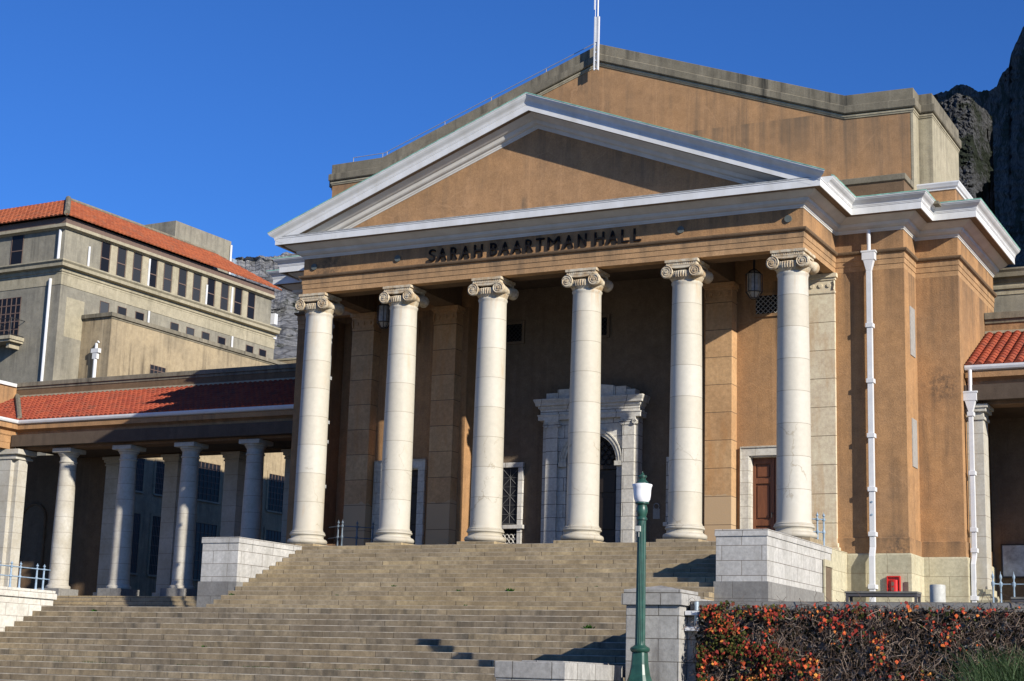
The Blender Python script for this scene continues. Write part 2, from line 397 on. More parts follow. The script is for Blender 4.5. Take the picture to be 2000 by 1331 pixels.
def copy_tree(o, delta, parent=None):
    c = o.copy(); col.objects.link(c)
    mpi = o.matrix_parent_inverse.copy()
    if parent is not None:
        c.parent = parent; c.matrix_parent_inverse = mpi
    elif o.parent is None: c.location = o.location+Vector(delta)
    else: c.location = o.location+Vector(delta)
    for ch in list(o.children): 
        copy_tree(ch, (0, 0, 0), c)
    return c

# ================================================================== SETTING
# ---- stairs
H1, T1, Y1, N1 = .1572, .36, -1.385, 15
H2, T2, Y2, N2 = .1757, .38, -7.59, 10
ZL = -N1*H1                       # landing -2.358
X0, X1 = .72, 16.78               # upper flight
def steps_mesh(x0, x1, y0, z0, h, t, n, yback, zbot, last=None):
    poly = [(yback, z0)]
    y = y0; z = z0
    for i in range(n):
        poly.append((y, z)); z -= h; poly.append((y, z)); y -= t
    poly.append((poly[-1][0], zbot)) if poly[-1][1] > zbot else None
    poly.append((yback, zbot))
    m = M(); m.prism(poly, 'x', x0, x1); return m
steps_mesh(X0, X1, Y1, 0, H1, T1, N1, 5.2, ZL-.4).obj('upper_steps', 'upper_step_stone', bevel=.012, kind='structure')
poly = [(-1.0, ZL)]; y, z = Y2, ZL
for i in range(N2): poly.append((y, z)); z -= H2; poly.append((y, z)); y -= T2
y = poly[-1][0]-1.5
for i in range(4): poly.append((y, z)); z -= H2; poly.append((y, z)); y -= T2
zg = z
poly += [(-1.0, zg)]
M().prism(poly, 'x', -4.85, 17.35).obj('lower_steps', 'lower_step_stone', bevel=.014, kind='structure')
# ---- terraces (raised paving) and ground
m = M()
m.box(-60, -4.9, -6.35, 40, -6, ZL); m.box(-4.9, -.78, -.98, 40, -6, ZL-.003)
m.box(18.28, 70, -11.7, 60, -6, ZL-.02); m.box(-.7, .7, -.9, 6, -6, -2.9)
m.obj('terrace_paving', 'ground_paving', kind='structure')
vs = []; fs = []
xs = [-6000, -1500, -400, -120, -60, -30, -10, 0, 10, 20, 30, 40, 60, 120, 400, 1500, 6000]
ys = [-6000, -1500, -400, -120, -48, -40, -30, -22, -17, -13.5, 0, 40, 120, 400, 1500, 6000]
for yy in ys:
    for xx in xs:
        g = -5.2+.012 if yy >= -17 else (-5.2-(-17-yy)*.024 if yy > -48 else -5.95)
        vs.append((xx, yy, g))
n = len(xs)
for j in range(len(ys)-1):
    for i in range(n-1): fs.append((j*n+i, j*n+i+1, (j+1)*n+i+1, (j+1)*n+i))
M().add(vs, fs).obj('ground', 'ground_paving', kind='structure')

# ================================================================== MAIN HALL
hall = thing('columned_hall', 'large orange plastered hall with white pediment on six ionic columns above the steps', 'building', (8.75, 0, 0))
CX = 8.75
# podium floor
m = M(); m.box(.74, 16.76, 5.21, 9, -2.9, -.001); m.box(-.70, .70, 1.0, 5, -2.3, -.001);
M().box(16.80, 18.28, 1.25, 5, -2.3, -.001).obj('podium_side', 'stone_cream', hall)
m.box(-2.6, 20.1, 5.25, 9.3, -2.3, -.003)
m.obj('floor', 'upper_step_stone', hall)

# ---- columns
def ionic_column(x, y):
    prof = []
    r0, r1, z0, z1 = .525, .468, .62, 8.38
    prof += [(.595, .565), (.60, .60), (.55, .625), (r0+.008, .68)]
    for k in range(13):
        t = k/12; prof.append((r0-(r0-r1)*(t**1.7), .70+(8.20-.70)*t))
    prof += [(r1+.005, 8.26), (r1+.03, 8.30), (r1+.03, 8.34), (r1, 8.36), (r1, 8.5)]
    sh = M().lathe(prof, x, y, 40).obj('column', 'column_stone', hall, smooth=True)
    b = M(); b.box(x-.70, x+.70, y-.67, y+.67, .002, .163)
    b.obj('plinth', 'upper_step_stone', sh, bevel=.01)
    tor = []
    for k in range(9):
        a = -math.pi/2+math.pi*k/8; tor.append((.60+.095*math.cos(a), .265+.095*math.sin(a)))
    tor += [(.585, .37), (.57, .40), (.555, .43), (.575, .465)]
    for k in range(9):
        a = -math.pi/2+math.pi*k/8; tor.append((.575+.05*math.cos(a), .52+.045*math.sin(a)))
    M().lathe([(.60, .163)]+tor, x, y, 40).obj('column_base', 'column_stone', sh, smooth=True)
    c = M()
    # abacus
    c.box(x-.555, x+.555, y-.555, y+.555, 8.945, 9.03); c.box(x-.50, x+.50, y-.50, y+.50, 8.86, 8.945)
    # egg and dart under the abacus
    for k in range(15):
        xx = x-.49+.98*k/14
        for yy in (y-.515, y+.515): c.box(xx-.022, xx+.022, yy-.012, yy+.012, 8.868, 8.938)
    # echinus
    c.lathe([(.46, 8.36), (.50, 8.42), (.56, 8.52), (.575, 8.60), (.52, 8.68), (.46, 8.70)], x, y, 28)
    for k in range(44):
        a = 2*math.pi*k/44; cx, cy = x+.565*math.cos(a), y+.565*math.sin(a)
        if abs(math.cos(a)) < .75: c.tube([(cx, cy, 8.46), (cx+.02*math.cos(a), cy+.02*math.sin(a), 8.56), (cx, cy, 8.66)], .019, 5)
    # canalis between the volutes
    for sg in (-1, 1):
        yf = y+sg*.50
        pts = []
        for k in range(13):
            t = -1+2*k/12; pts.append((x+.49*t, 8.735+.05*t*t))
        top = [(x+.52, 8.86), (x-.52, 8.86)]
        c.prism(pts+top, 'y', yf-.07, yf+.035 if sg > 0 else yf+.07)
        c.tube([(p[0], yf+sg*.065, p[1]+.012) for p in pts], .018, 6)
        c.tube([(x-.5, yf+sg*.065, 8.84), (x+.5, yf+sg*.065, 8.84)], .018, 6)
    for sx in (-1, 1):
        vx, vz = x+sx*.485, 8.635
        # bolster: waisted roll running front to back
        nn = 22; vs = []; ks = [(-.57, .195), (-.55, .208), (-.50, .208), (-.45, .20), (-.33, .165), (-.15, .135), (-.06, .128), (-.05, .145), (.05, .145), (.06, .128), (.15, .135), (.33, .165), (.45, .20), (.50, .208), (.55, .208), (.57, .195)]
        for yy, r in ks:
            for i in range(nn):
                a = 2*math.pi*i/nn; vs.append((vx+r*math.cos(a), y+yy, vz+r*math.sin(a)))
        fs = [(k*nn+i, k*nn+(i+1) % nn, (k+1)*nn+(i+1) % nn, (k+1)*nn+i) for k in range(len(ks)-1) for i in range(nn)]
        fs += [tuple(range(nn)), tuple((len(ks)-1)*nn+i for i in range(nn))]
        c.add(vs, fs)
        for sg in (-1, 1):
            yf = y+sg*.578; sp = []
            for k in range(46):
                t = k/45; a = math.pi/2-sx*0-(t*2.6*2*math.pi)*(-sx); r = .185*(1-t)**.9+.022
                sp.append((vx+r*math.cos(a), yf, vz+r*math.sin(a)))
            c.tube(sp, .020, 6, taper=.5)
            c.lathe([(0.001, 0), (0.001, 0.001)], 0, -500, 3, False) if False else None
            c.tube([(vx, yf-.03*0, vz), (vx, yf+sg*.03, vz)], .045, 10)
    c.obj('capital', 'capital_stone', sh, smooth=True)
    return sh
c0 = ionic_column(0, 0)
for k in range(1, 6): copy_tree(c0, (3.5*k, 0, 0))

# ---- entablature
PATH = [(-4.09,10.46), (-4.09,4.62), (-2.71,4.62), (-2.71,3.05), (-.47,3.05), (-.47,-.44), (17.97,-.44), (17.97,3.05), (20.21,3.05), (20.21,4.62), (21.59,4.62), (21.59,10.46)]
def P3(z, pth=PATH): return [(x, y, z) for x, y in pth]
LEFT, RIGHT = PATH[:6], PATH[6:]
arch = [(-.35, 0), (0, 0), (0, .17), (.018, .175), (.018, .345), (.036, .35), (.036, .52), (.06, .53), (-.35, .53)]
M().sweep(P3(9.592), [(-.3, 0), (.06, 0), (.11, .03), (.13, .07), (.13, .115), (.002, .126), (-.3, .126)]).obj('taenia', 'plaster_brown', hall)
M().sweep(P3(9.06), arch).obj('architrave', 'plaster_pale', hall)
M().sweep(P3(9.72), [(-.35, -.002), (0, -.002), (0, .64), (-.35, .64)]).obj('frieze', 'plaster_orange', hall)
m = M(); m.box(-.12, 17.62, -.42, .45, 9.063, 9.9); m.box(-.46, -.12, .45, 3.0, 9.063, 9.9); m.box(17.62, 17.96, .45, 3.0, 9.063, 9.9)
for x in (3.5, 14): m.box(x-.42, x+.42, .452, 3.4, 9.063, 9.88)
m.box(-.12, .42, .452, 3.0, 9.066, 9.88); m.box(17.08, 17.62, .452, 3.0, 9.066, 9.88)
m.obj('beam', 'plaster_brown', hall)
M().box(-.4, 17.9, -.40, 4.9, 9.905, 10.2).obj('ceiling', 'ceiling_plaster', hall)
bed = [(-.3, 0), (.02, 0), (.03, .04), (.05, .05), (.06, .10), (.14, .13), (.17, .16), (.20, .17), (.23, .27), (.29, .28), (.37, .32), (.48, .385), (.53, .42), (.53, .437), (-.3, .437)]
M().sweep(P3(10.335), bed).obj('bed_mould', 'bed_mould_paint', hall)
M().sweep(P3(10.772), [(-.3, 0), (.74, 0), (.74, .02), (-.3, .02)]).obj('soffit', 'soffit_brown', hall)
corona = [(-.3, .022), (.70, .022), (.745, -.022), (.775, -.022), (.775, .20), (.79, .205), (.79, .235), (-.3, .25)]
m = M(); m.sweep(P3(10.772), corona); m.obj('corona', 'white_paint', hall)
cyma = [(-.3, .24), (.80, .24), (.805, .27), (.815, .30), (.845, .335), (.90, .375), (.945, .42), (.96, .455), (.975, .46), (.975, .49), (-.3, .50)]
YF = -.44
m = M()
m.sweep([(x, y, 10.772) for x, y in LEFT[:5]+[(-.47, YF)]], cyma); m.sweep([(x, y, 10.772) for x, y in [(17.97, YF)]+RIGHT[1:]], cyma)
m.each('cyma', 'white_paint', hall)
m = M(); vg = [(.90, .503), (.985, .49), (.985, .52), (.90, .54)]
m.sweep([(x, y, 10.772) for x, y in LEFT[:5]+[(-.47, YF)]], vg); m.sweep([(x, y, 10.772) for x, y in [(17.97, YF)]+RIGHT[1:]], vg)
m.each('copper_flashing', 'verdigris', hall)
M().box(-1.1, 18.6, -1.225, -.46, 11.022, 11.06).obj('ledge_flashing', 'lead_grey', hall)
# roof slab over side cornices
m = M()
m.box(17.9, 21.3, 3.3, 10.3, 11.15, 11.25); m.box(-3.8, -.4, 3.3, 10.3, 11.15, 11.25)
m.each('flat_roof', 'coping_grey', hall)
# raking cornice
SL = .38; CO = math.cos(math.atan(SL)); ZA = 14.08
def raking(prof, name, mat, top=False):
    m = M()
    for sg in (-1, 1):
        vs = []; k = len(prof)
        for o, t in prof: vs.append((CX, YF-o, ZA+t/CO))
        for o, t in prof:
            xe = 9.22+max(o, 0.3)
            xe = min(xe, (ZA+t/CO-10.80)/SL)
            vs.append((CX+sg*xe, YF-o, ZA+t/CO-SL*xe))
        fs = [(i, (i+1) % k, k+(i+1) % k, k+i) for i in range(k)]+[tuple(range(k, 2*k))]
        m.add(vs, fs)
    return m.obj(name, mat, hall)
raking([(-.3, .0), (.02, 0), (.03, .05), (.05, .06), (.06, .11), (.14, .13), (.18, .16), (.22, .26), (.29, .27), (.40, .32), (.51, .38), (.54, .40), (-.3, .40)], 'raking_bed_mould', 'bed_mould_paint')
raking([(-.3, .402), (.74, .402), (.74, .422), (-.3, .422)], 'raking_soffit', 'soffit_brown')
raking([(-.3, .424), (.70, .424), (.745, .38), (.779, .38), (.779, .59), (.794, .60), (.794, .63), (-.3, .63)], 'raking_corona', 'white_paint')
raking([(-.3, .632), (.80, .632), (.805, .66), (.82, .69), (.85, .72), (.90, .76), (.945, .81), (.96, .85), (.975, .855), (.975, .885), (-.3, .885)], 'raking_cyma', 'white_paint')
raking([(-.3, .888), (.985, .888), (.985, .915), (.6, .925), (-.3, .925)], 'raking_flashing', 'verdigris')
# tympanum and roof behind
hw = (ZA-10.9)/SL
M().prism([(CX-hw, 10.9), (CX+hw, 10.9), (CX, ZA+.02)], 'y', YF, YF+.3).obj('tympanum', 'plaster_hall', hall)
m = M()
za = ZA+.90/CO
for sg in (-1, 1):
    a = [(CX, YF+.1), (CX, 4.45), (CX+sg*9.6, 4.45), (CX+sg*9.6, YF+.1)]
    vs = [(x, y, za-SL*abs(x-CX)-dz) for dz in (0, .12) for x, y in a]
    m.add(vs, [(0,1,2,3), (7,6,5,4), (0,4,5,1), (1,5,6,2), (2,6,7,3), (3,7,4,0)])
m.obj('pediment_roof', 'coping_grey', hall)

# ---- walls of the wings
def wall_box(*a, mat='plaster_orange', name='wall', bev=0): return M().box(*a).obj(name, mat, hall, bevel=bev)
ZB = -.03
body = [(-4.09,10.4), (-4.09,4.62), (-2.71,4.62), (-2.71,3.05), (-.47,3.05), (-.47,5.2), (-.30,5.2), (-.30,10.4)]
bodyl = body[:4]+[(-1.75,3.05), (-1.75,4.4), (-.50,4.4), (-.50,5.2), (-.30,5.2), (-.30,10.4)]
M().prism(bodyl, 'z', ZB, 9.058).obj('wall', 'plaster_orange', hall)
bodyr = [(17.5-x, y) for x, y in body]
M().prism([(x+0, y) for x, y in bodyr], 'z', ZB, 9.058).obj('wall', 'plaster_orange', hall)
bandp = [(x, y) for x, y in PATH]
M().sweep([(x, y, ZB) for x, y in PATH[7:]], [(-.2, 0), (.035, 0), (.035, .48), (.0, .50), (-.2, .50)]).obj('base_band', 'plaster_orange', hall)
M().sweep([(x, y, ZB) for x, y in PATH[:5]], [(-.2, 0), (.035, 0), (.035, .48), (.0, .50), (-.2, .50)]).obj('base_band', 'plaster_orange', hall)
for pth in (PATH[7:], PATH[:5]):
    M().sweep([(x, y, ZL-.3) for x, y in pth], [(-.4, 0), (.10, 0), (.10, 2.57), (.07, 2.625), (-.4, 2.625)]).obj('stone_base', 'stone_cream', hall, bevel=.01)
# corner pilaster returns (pale smooth faces on the right side)
# portico rear wall pieces, doors in the outer bays, recess in the middle
YW = 3.45
for (xa, xb, dc) in ((-.47, 4.2, 1.60), (13.3, 17.97, 15.70)):
    W = M(); W.box(xa, dc-.78, YW, 4.9, 0, 3.22); W.box(dc+.78, xb, YW, 4.9, 0, 3.22); W.box(xa, xb, YW, 4.9, 3.22, 9.9)
    W.obj('portico_wall', 'plaster_orange', hall)
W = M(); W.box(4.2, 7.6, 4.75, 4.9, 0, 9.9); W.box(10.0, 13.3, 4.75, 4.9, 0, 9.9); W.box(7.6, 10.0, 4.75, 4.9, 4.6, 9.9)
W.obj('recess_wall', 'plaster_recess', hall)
# pilasters
for i, (x, mt) in enumerate(((0, 'stone_tan'), (3.5, 'stone_tan'), (14, 'stone_tan'), (17.5, 'stone_anta'))):
    hw_ = .47; xa, xb = x-hw_, x+hw_
    p = M(); p.box(xa, xb, 2.95, YW+.02, .30, 8.40); po = p.obj('pilaster', mt, hall, bevel=.01)
    b = M(); b.box(xa-.05, xb+.05, 2.90, YW+.02, .162, .30); b.box(xa-.10, xb+.10, 2.85, YW+.02, .0, .16); b.obj('pilaster_base', mt, po, bevel=.02)
    c = M(); c.box(xa-.015, xb+.015, 2.935, YW+.02, 8.40, 8.47); c.box(xa+.005, xb-.005, 2.955, YW+.02, 8.47, 8.83)
    c.box(xa-.03, xb+.03, 2.92, YW+.02, 8.83, 8.91); c.box(xa-.08, xb+.08, 2.87, YW+.02, 8.91, 9.05)
    for k in (-.28, 0, .28): c.tube([(x+k, 2.96, 8.66), (x+k, 2.92, 8.66)], .07, 14)
    for k in (-1, 1):
        c.tube([(x+k*.45, 2.93, 8.8), (x+k*.47, 2.93, 8.65), (x+k*.44, 2.93, 8.5)], .03, 6)
    c.obj('pilaster_cap', mt, po, bevel=.006)
# doors in the outer bays
for dc, wood in ((1.60, 'dark_timber'), (15.70, 'wood_door')):
    d = M(); d.box(dc-.78, dc+.78, 3.72, 3.80, 0, 3.22); do = d.obj('door', wood, hall)
    for sgn in (-1, 1):
        lf = M(); xa, xb = (dc-.775, dc-.01) if sgn < 0 else (dc+.01, dc+.775)
        # stiles, rails and raised panels
        lf.box(xa, xa+.13, 3.66, 3.718, .02, 3.2); lf.box(xb-.13, xb, 3.66, 3.718, .02, 3.2)
        for za_, zb_ in ((.02, .28), (.95, 1.15), (2.33, 2.5), (2.98, 3.2)): lf.box(xa+.13, xb-.13, 3.662, 3.718, za_, zb_)
        for za_, zb_ in ((.34, .89), (1.21, 2.27), (2.56, 2.92)): lf.box(xa+.18, xb-.18, 3.685, 3.718, za_, zb_)
        lf.obj('door_leaf', wood, do, bevel=.008)
    h = M(); h.tube([(dc-.08, 3.65, 1.35), (dc-.08, 3.60, 1.35)], .03, 8); h.tube([(dc-.08, 3.60, 1.35), (dc-.08, 3.60, 1.2)], .015, 6); h.obj('door_handle', 'dark_iron', do)
    f = M()
    for sgn in (-1, 1):
        a = dc+sgn*.78; f.box(a, a+sgn*.26, 3.36, 3.47, 0, 3.22); f.box(a+sgn*.02, a-sgn*.04, 3.42, 3.66, 0, 3.18)
        f.box(a+sgn*.26, a+sgn*.30, 3.33, 3.47, 0, 3.48)
    f.box(dc-1.04, dc+1.04, 3.36, 3.47, 3.22, 3.48); f.box(dc-1.08, dc+1.08, 3.32, 3.47, 3.48, 3.53); f.box(dc-.74, dc+.74, 3.42, 3.66, 3.18, 3.22)
    f.obj('door_frame', 'stone_white', do, bevel=.008)
# lattice vents high in the walls
def lattice(x0, x1, y, z0, z1, pitch, th, ringed=False):
    m = M(); w_, h_ = x1-x0, z1-z0
    n1 = int((w_+h_)/pitch)+1
    for k in range(-n1, n1+1):
        for sg in (1, -1):
            # line x = x0 + k*pitch + sg*(z-z0)
            pts = []
            for z in (z0, z1):
                pts.append((x0+k*pitch+(sg*(z-z0)), z))
            (xa, za_), (xb, zb_) = pts
            def clip(xa, za_, xb, zb_):
                if xa > xb: xa, za_, xb, zb_ = xb, zb_, xa, za_
                if xb <= x0 or xa >= x1: return None
                if xa < x0: t = (x0-xa)/(xb-xa); za_ += (zb_-za_)*t; xa = x0
                if xb > x1: t = (x1-xa)/(xb-xa); zb_ = za_+(zb_-za_)*t; xb = x1
                return (xa, za_), (xb, zb_)
            q = clip(xa, za_, xb, zb_)
            if q: m.tube([(q[0][0], y, q[0][1]), (q[1][0], y, q[1][1])], th, 4)
    return m
def vent(x0, x1, y, z0, z1, framemat, bars='dark_iron', pitch=.16):
    v = M(); v.box(x0, x1, y-.03, y+.0, z0, z1); vo = v.obj('vent', 'letter_black', hall)
    lattice(x0, x1, y-.05, z0, z1, pitch, .014).obj('vent_lattice', bars, vo)
    f = M(); t = .10
    f.box(x0-t, x0, y-.06, y+.01, z0-t, z1+t); f.box(x1, x1+t, y-.06, y+.01, z0-t, z1+t)
    f.box(x0, x1, y-.06, y+.01, z1, z1+t); f.box(x0, x1, y-.06, y+.01, z0-t, z0)
    f.obj('vent_frame', framemat, vo)
vent(15.15, 16.25, YW-.002, 7.98, 8.60, 'plaster_orange', 'vent_grey', .17)
vent(1.05, 2.05, YW-.002, 7.98, 8.60, 'plaster_orange')
vent(4.95, 5.75, 4.748, 7.95, 8.6, 'plaster_recess'); vent(8.35, 9.15, 4.748, 7.95, 8.6, 'plaster_recess'); vent(11.75, 12.55, 4.748, 7.95, 8.6, 'plaster_recess')
# lattice windows beside the portal
for wx in (5.47, 12.03):
    g = M(); g.box(wx-.33, wx+.33, 4.70, 4.748, 1.25, 3.28); go = g.obj('window', 'glass_dark', hall)
    m = M()
    for r_i in range(3):
        za_, zb_ = 1.27+r_i*.66, 1.27+(r_i+1)*.66
        for a, b in (((-.32, za_), (.32, zb_)), ((-.32, zb_), (.32, za_)), ((-.32, za_), (.32, za_)), ((0, za_), (0, zb_)), ((-.32, (za_+zb_)/2), (.32, (za_+zb_)/2))):
            m.tube([(wx+a[0], 4.685, a[1]), (wx+b[0], 4.685, b[1])], .012, 4)
    for sx in (-.32, .32): m.tube([(wx+sx, 4.685, 1.27), (wx+sx, 4.685, 3.26)], .016, 4)
    m.obj('window_lattice', 'lattice_iron', go)
    f = M(); f.box(wx-.52, wx-.33, 4.62, 4.75, 1.22, 3.47); f.box(wx+.33, wx+.52, 4.62, 4.75, 1.22, 3.47); f.box(wx-.33, wx+.33, 4.62, 4.75, 3.28, 3.47)
    f.box(wx-.60, wx+.60, 4.56, 4.75, 1.08, 1.22); f.box(wx-.50, wx-.33, 4.64, 4.75, .1, 1.08); f.box(wx+.33, wx+.50, 4.64, 4.75, .1, 1.08)
    f.obj('window_frame', 'stone_portal', go, bevel=.01)
    g2 = M(); g2.box(wx-.33, wx+.33, 4.72, 4.748, .12, 1.06); g2o = g2.obj('grille_back', 'letter_black', go)
    m = M()
    for i in range(4):
        for j in range(4):
            cx_, cz_ = wx-.25+i*.165, .30+j*.17
            m.tube([(cx_+.075*math.cos(k*math.pi/5), 4.70, cz_+.075*math.sin(k*math.pi/5)) for k in range(11)], .018, 4)
    m.obj('grille', 'stone_portal', go)
# portal
pc = 8.80
pm = M(); yp = 4.30; oh = .97; zs = 3.35
pm.box(6.90, pc-oh, yp+.05, 4.85, 0, zs); pm.box(pc+oh, 10.56, yp+.05, 4.85, 0, zs)
NA = 20
for k in range(NA):
    a0, a1 = math.pi*k/NA, math.pi*(k+1)/NA
    xa, za_, xb, zb_ = pc+oh*math.cos(a0), zs+oh*math.sin(a0), pc+oh*math.cos(a1), zs+oh*math.sin(a1)
    vs = [(xa, yp+.05, za_), (xb, yp+.05, zb_), (xb, yp+.05, 4.87), (xa, yp+.05, 4.87)]; vs += [(x, 4.85, z) for x, y, z in vs]
    pm.add(vs, [(0,1,2,3), (7,6,5,4), (0,4,5,1), (2,6,7,3)])
pm.box(6.90, pc-oh, yp+.05, 4.85, zs, 4.87); pm.box(pc+oh, 10.56, yp+.05, 4.85, zs, 4.87)
portal = pm.obj('portal', 'stone_portal', hall)
m = M()
for k in range(NA):   # archivolt
    a0, a1 = math.pi*k/NA, math.pi*(k+1)/NA
    for ra, rb, yy in ((oh, oh+.09, yp+.0), (oh+.09, oh+.20, yp-.035), (oh+.20, oh+.24, yp-.06)):
        vs = [(pc+r*math.cos(a), yb, zs+r*math.sin(a)) for yb in (yy, yp+.08) for r, a in ((ra, a0), (ra, a1), (rb, a1), (rb, a0))]
        m.add(vs, [(0,1,2,3), (7,6,5,4), (0,4,5,1), (2,6,7,3)])
m.box(pc-.13, pc+.13, yp-.10, yp+.05, zs+oh-.05, 4.87)
for sg in (-1, 1): m.box(pc+sg*oh-.05*sg, pc+sg*(oh+.26), yp-.06, 4.6, zs-.16, zs)
m.obj('archivolt', 'stone_white', portal)
for sg, xx in ((-1, 7.30), (1, 10.24)):
    m = M(); m.box(xx-.23, xx+.23, yp-.07, yp+.05, .14, 4.62); po = m.obj('portal_pilaster', 'stone_portal', portal, bevel=.012)
    c = M(); c.box(xx-.28, xx+.28, yp-.13, yp+.05, 4.78, 4.87); c.box(xx-.24, xx+.24, yp-.10, yp+.05, 4.60, 4.78)
    for k in (-1, 1):
        c.tube([(xx+k*.24, yp-.14, 4.69), (xx+k*.24, yp+.03, 4.69)], .095, 14)
        c.tube([(xx+k*.24+(.085-.075*t/24)*math.cos(t*.5), yp-.145, 4.69+(.10-.09*t/24)*math.sin(t*.5)) for t in range(25)], .014, 5)
    c.obj('portal_cap', 'stone_portal', po)
    M().box(xx-.27, xx+.27, yp-.11, yp+.05, .0, .14).obj('portal_base', 'stone_portal', po, bevel=.02)
m = M()
m.sweep([(6.90, 4.75, 4.87), (6.90, yp+.02, 4.87), (10.56, yp+.02, 4.87), (10.56, 4.75, 4.87)], [(-.2, .002), (.14, .002), (.14, .15), (.16, .16), (.17, .20), (.08, .21), (.08, .38), (.11, .40), (.14, .44), (.15, .50), (.22, .52), (.23, .60), (.26, .66), (.28, .71), (.28, .76), (-.2, .78)])
m.box(7.02, 7.48, yp-.02, 4.7, 5.64, 5.86); m.box(7.48, 7.95, yp-.05, 4.7, 5.64, 5.98); m.box(9.65, 10.12, yp-.05, 4.7, 5.64, 5.98); m.box(10.12, 10.46, yp-.02, 4.7, 5.64, 5.86)
m.prism([(7.95, 5.64), (9.65, 5.64), (9.65, 6.02), (8.8, 6.12), (7.95, 6.02)], 'y', yp-.08, 4.7)
m.obj('portal_cornice', 'stone_portal', portal, bevel=.01)
m = M(); m.box(pc-oh-.02, pc+oh+.02, 4.66, 4.72, 0, zs+1.0); pd_ = m.obj('portal_door', 'dark_timber', hall)
m = M()
for sgn in (-1, 1):
    for za_, zb_ in ((.2, .8), (1.0, 2.1), (2.3, 2.95)): m.box(pc+sgn*.14, pc+sgn*.8, 4.63, 4.66, za_, zb_)
m.box(pc-.03, pc+.03, 4.61, 4.66, 0, 3.1); m.box(pc-oh, pc+oh, 4.58, 4.66, 3.1, 3.25)
m.obj('door_panels', 'dark_timber', pd_, bevel=.01)
m = M()
for i in range(-3, 4):
    for j in range(6):
        cx_, cz_ = pc+i*.27+(.13 if j % 2 else 0), 3.38+j*.16
        if (cx_-pc)**2+(cz_-zs)**2 < (oh-.08)**2: m.tube([(cx_+.12*math.cos(k*math.pi/4), 4.62, cz_+.12*math.sin(k*math.pi/4)) for k in range(9)], .018, 4)
m.obj('fanlight_grille', 'dark_iron', pd_)
m = M(); m.box(11.0, 11.25, 4.72, 4.748, 1.35, 1.7); m.tube([(11.125+.10*math.cos(k*math.pi/6), 4.72, 1.78+.10*math.sin(k*math.pi/6)) for k in range(13)], .02, 5); m.obj('wall_plaque', 'vent_grey', hall)

# ---- lettering and discs
def text_obj(s, size):
    cu = bpy.data.curves.new('t', 'FONT'); cu.body = s; cu.size = size; cu.extrude = .03; cu.offset = 0
    o = bpy.data.objects.new('t', cu); col.objects.link(o)
    dg = bpy.context.evaluated_depsgraph_get(); me = bpy.data.meshes.new_from_object(o.evaluated_get(dg))
    bpy.data.objects.remove(o); bpy.data.curves.remove(cu); return me
def on_plane_y(px, py, y):
    r = ray(px, py); return CAM+r*((y-CAM.y)/r.y)
LET = [('S',85,146),('A',163,238),('R',268,332),('A',358,432),('H',467,542),('B',603,666),('A',690,770),('A',792,872),('R',901,972),('T',990,1064),('M',1088,1196),('A',1228,1312),('N',1345,1422),('H',1487,1572),('A',1600,1685),('L',1714,1784),('L',1818,1886)]
LB = thing('sign_lettering', 'black raised capital letters SARAH BAARTMAN HALL across the frieze', 'sign', (8.7, YF, 9.8))
for ch, a_, b_ in LET:
    me = text_obj(ch, .62); xs_ = [v.co.x for v in me.vertices]; ys_ = [v.co.y for v in me.vertices]
    xa = on_plane_y(820+a_*.23, 490, YF).x; xb = on_plane_y(820+b_*.23-1.0, 490, YF).x
    sx = (xb-xa)/(max(xs_)-min(xs_)); sy = .43/(max(ys_)-min(ys_)); mx, my = min(xs_), min(ys_)
    for v in me.vertices:
        x, y, z = v.co; v.co = (xa+(x-mx)*sx, YF-.045+z*1.0, 9.785+(y-my)*sy)
    me.materials.clear(); me.materials.append(MATS['letter_black'])
    o = bpy.data.objects.new('letter', me); col.objects.link(o); o.parent = LB; o.matrix_parent_inverse = world_of(LB).inverted()
for x in (-.02, 3.44, 13.95, 17.5):
    m = M(); m.tube([(x, YF+.005, 10.02), (x, YF-.05, 10.02)], .115, 20); m.obj('wall_disc', 'grey_disc', hall)

# ---- upper hall with gable parapet
ZAP, ZV, ZE, YG = 18.94, 15.66, 15.62, 4.5
def gz(x):
    a = abs(x-CX); return ZAP-(ZAP-ZV)*a/9.21 if a < 9.21 else ZV+(ZE-ZV)*(a-9.21)/2.29
pl = [(-2.75, gz(-2.75)-.7), (-.46, ZV-.7), (CX, ZAP-.7), (17.96, ZV-.7), (20.25, ZE-.7)]
M().prism([(-2.75, 11.0)]+pl+[(20.25, 11.0)], 'y', YG, 9.4).obj('upper_wall', 'plaster_hall', hall)
m = M(); m.box(20.2, 20.72, 5.26, 9.38, 11.0, ZE-.7); m.box(-3.22, -2.7, 5.26, 9.38, 11.0, ZE-.7); m.each('upper_wall_return', 'rear_trim', hall)
m = M(); m.box(20.18, 20.262, YG-.008, 5.30, 11.0, ZE-.72); m.obj('upper_pilaster', 'rear_trim', hall)
path = [(-3.2,9.4,ZE), (-3.2,5.26,ZE), (-2.75,5.26,ZE), (-2.75,YG,ZE), (-.46,YG,ZV), (CX,YG,ZAP), (17.96,YG,ZV), (20.25,YG,ZE), (20.25,5.26,ZE), (20.7,5.26,ZE), (20.7,9.4,ZE)]
M().sweep(path, [(-.25, -.85), (.03, -.85), (.04, -.80), (.06, -.79), (.06, -.73), (.02, -.70), (-.25, -.70)]).obj('parapet_mould', 'rear_trim', hall)
M().sweep(path, [(-.3, -.698), (.10, -.698), (.13, -.66), (.13, -.42), (.10, -.40), (.04, -.39), (.04, -.01), (.01, 0), (-.3, 0)]).obj('parapet', 'coping_grey', hall, bevel=.01)
m = M()   # roof behind the parapet
vs = [(p[0], y, p[1]-.02) for y in (YG+.2, 9.3) for p in pl]
m.add(vs, [(i, i+1, i+6, i+5) for i in range(4)])
m.obj('main_roof', 'coping_grey', hall)
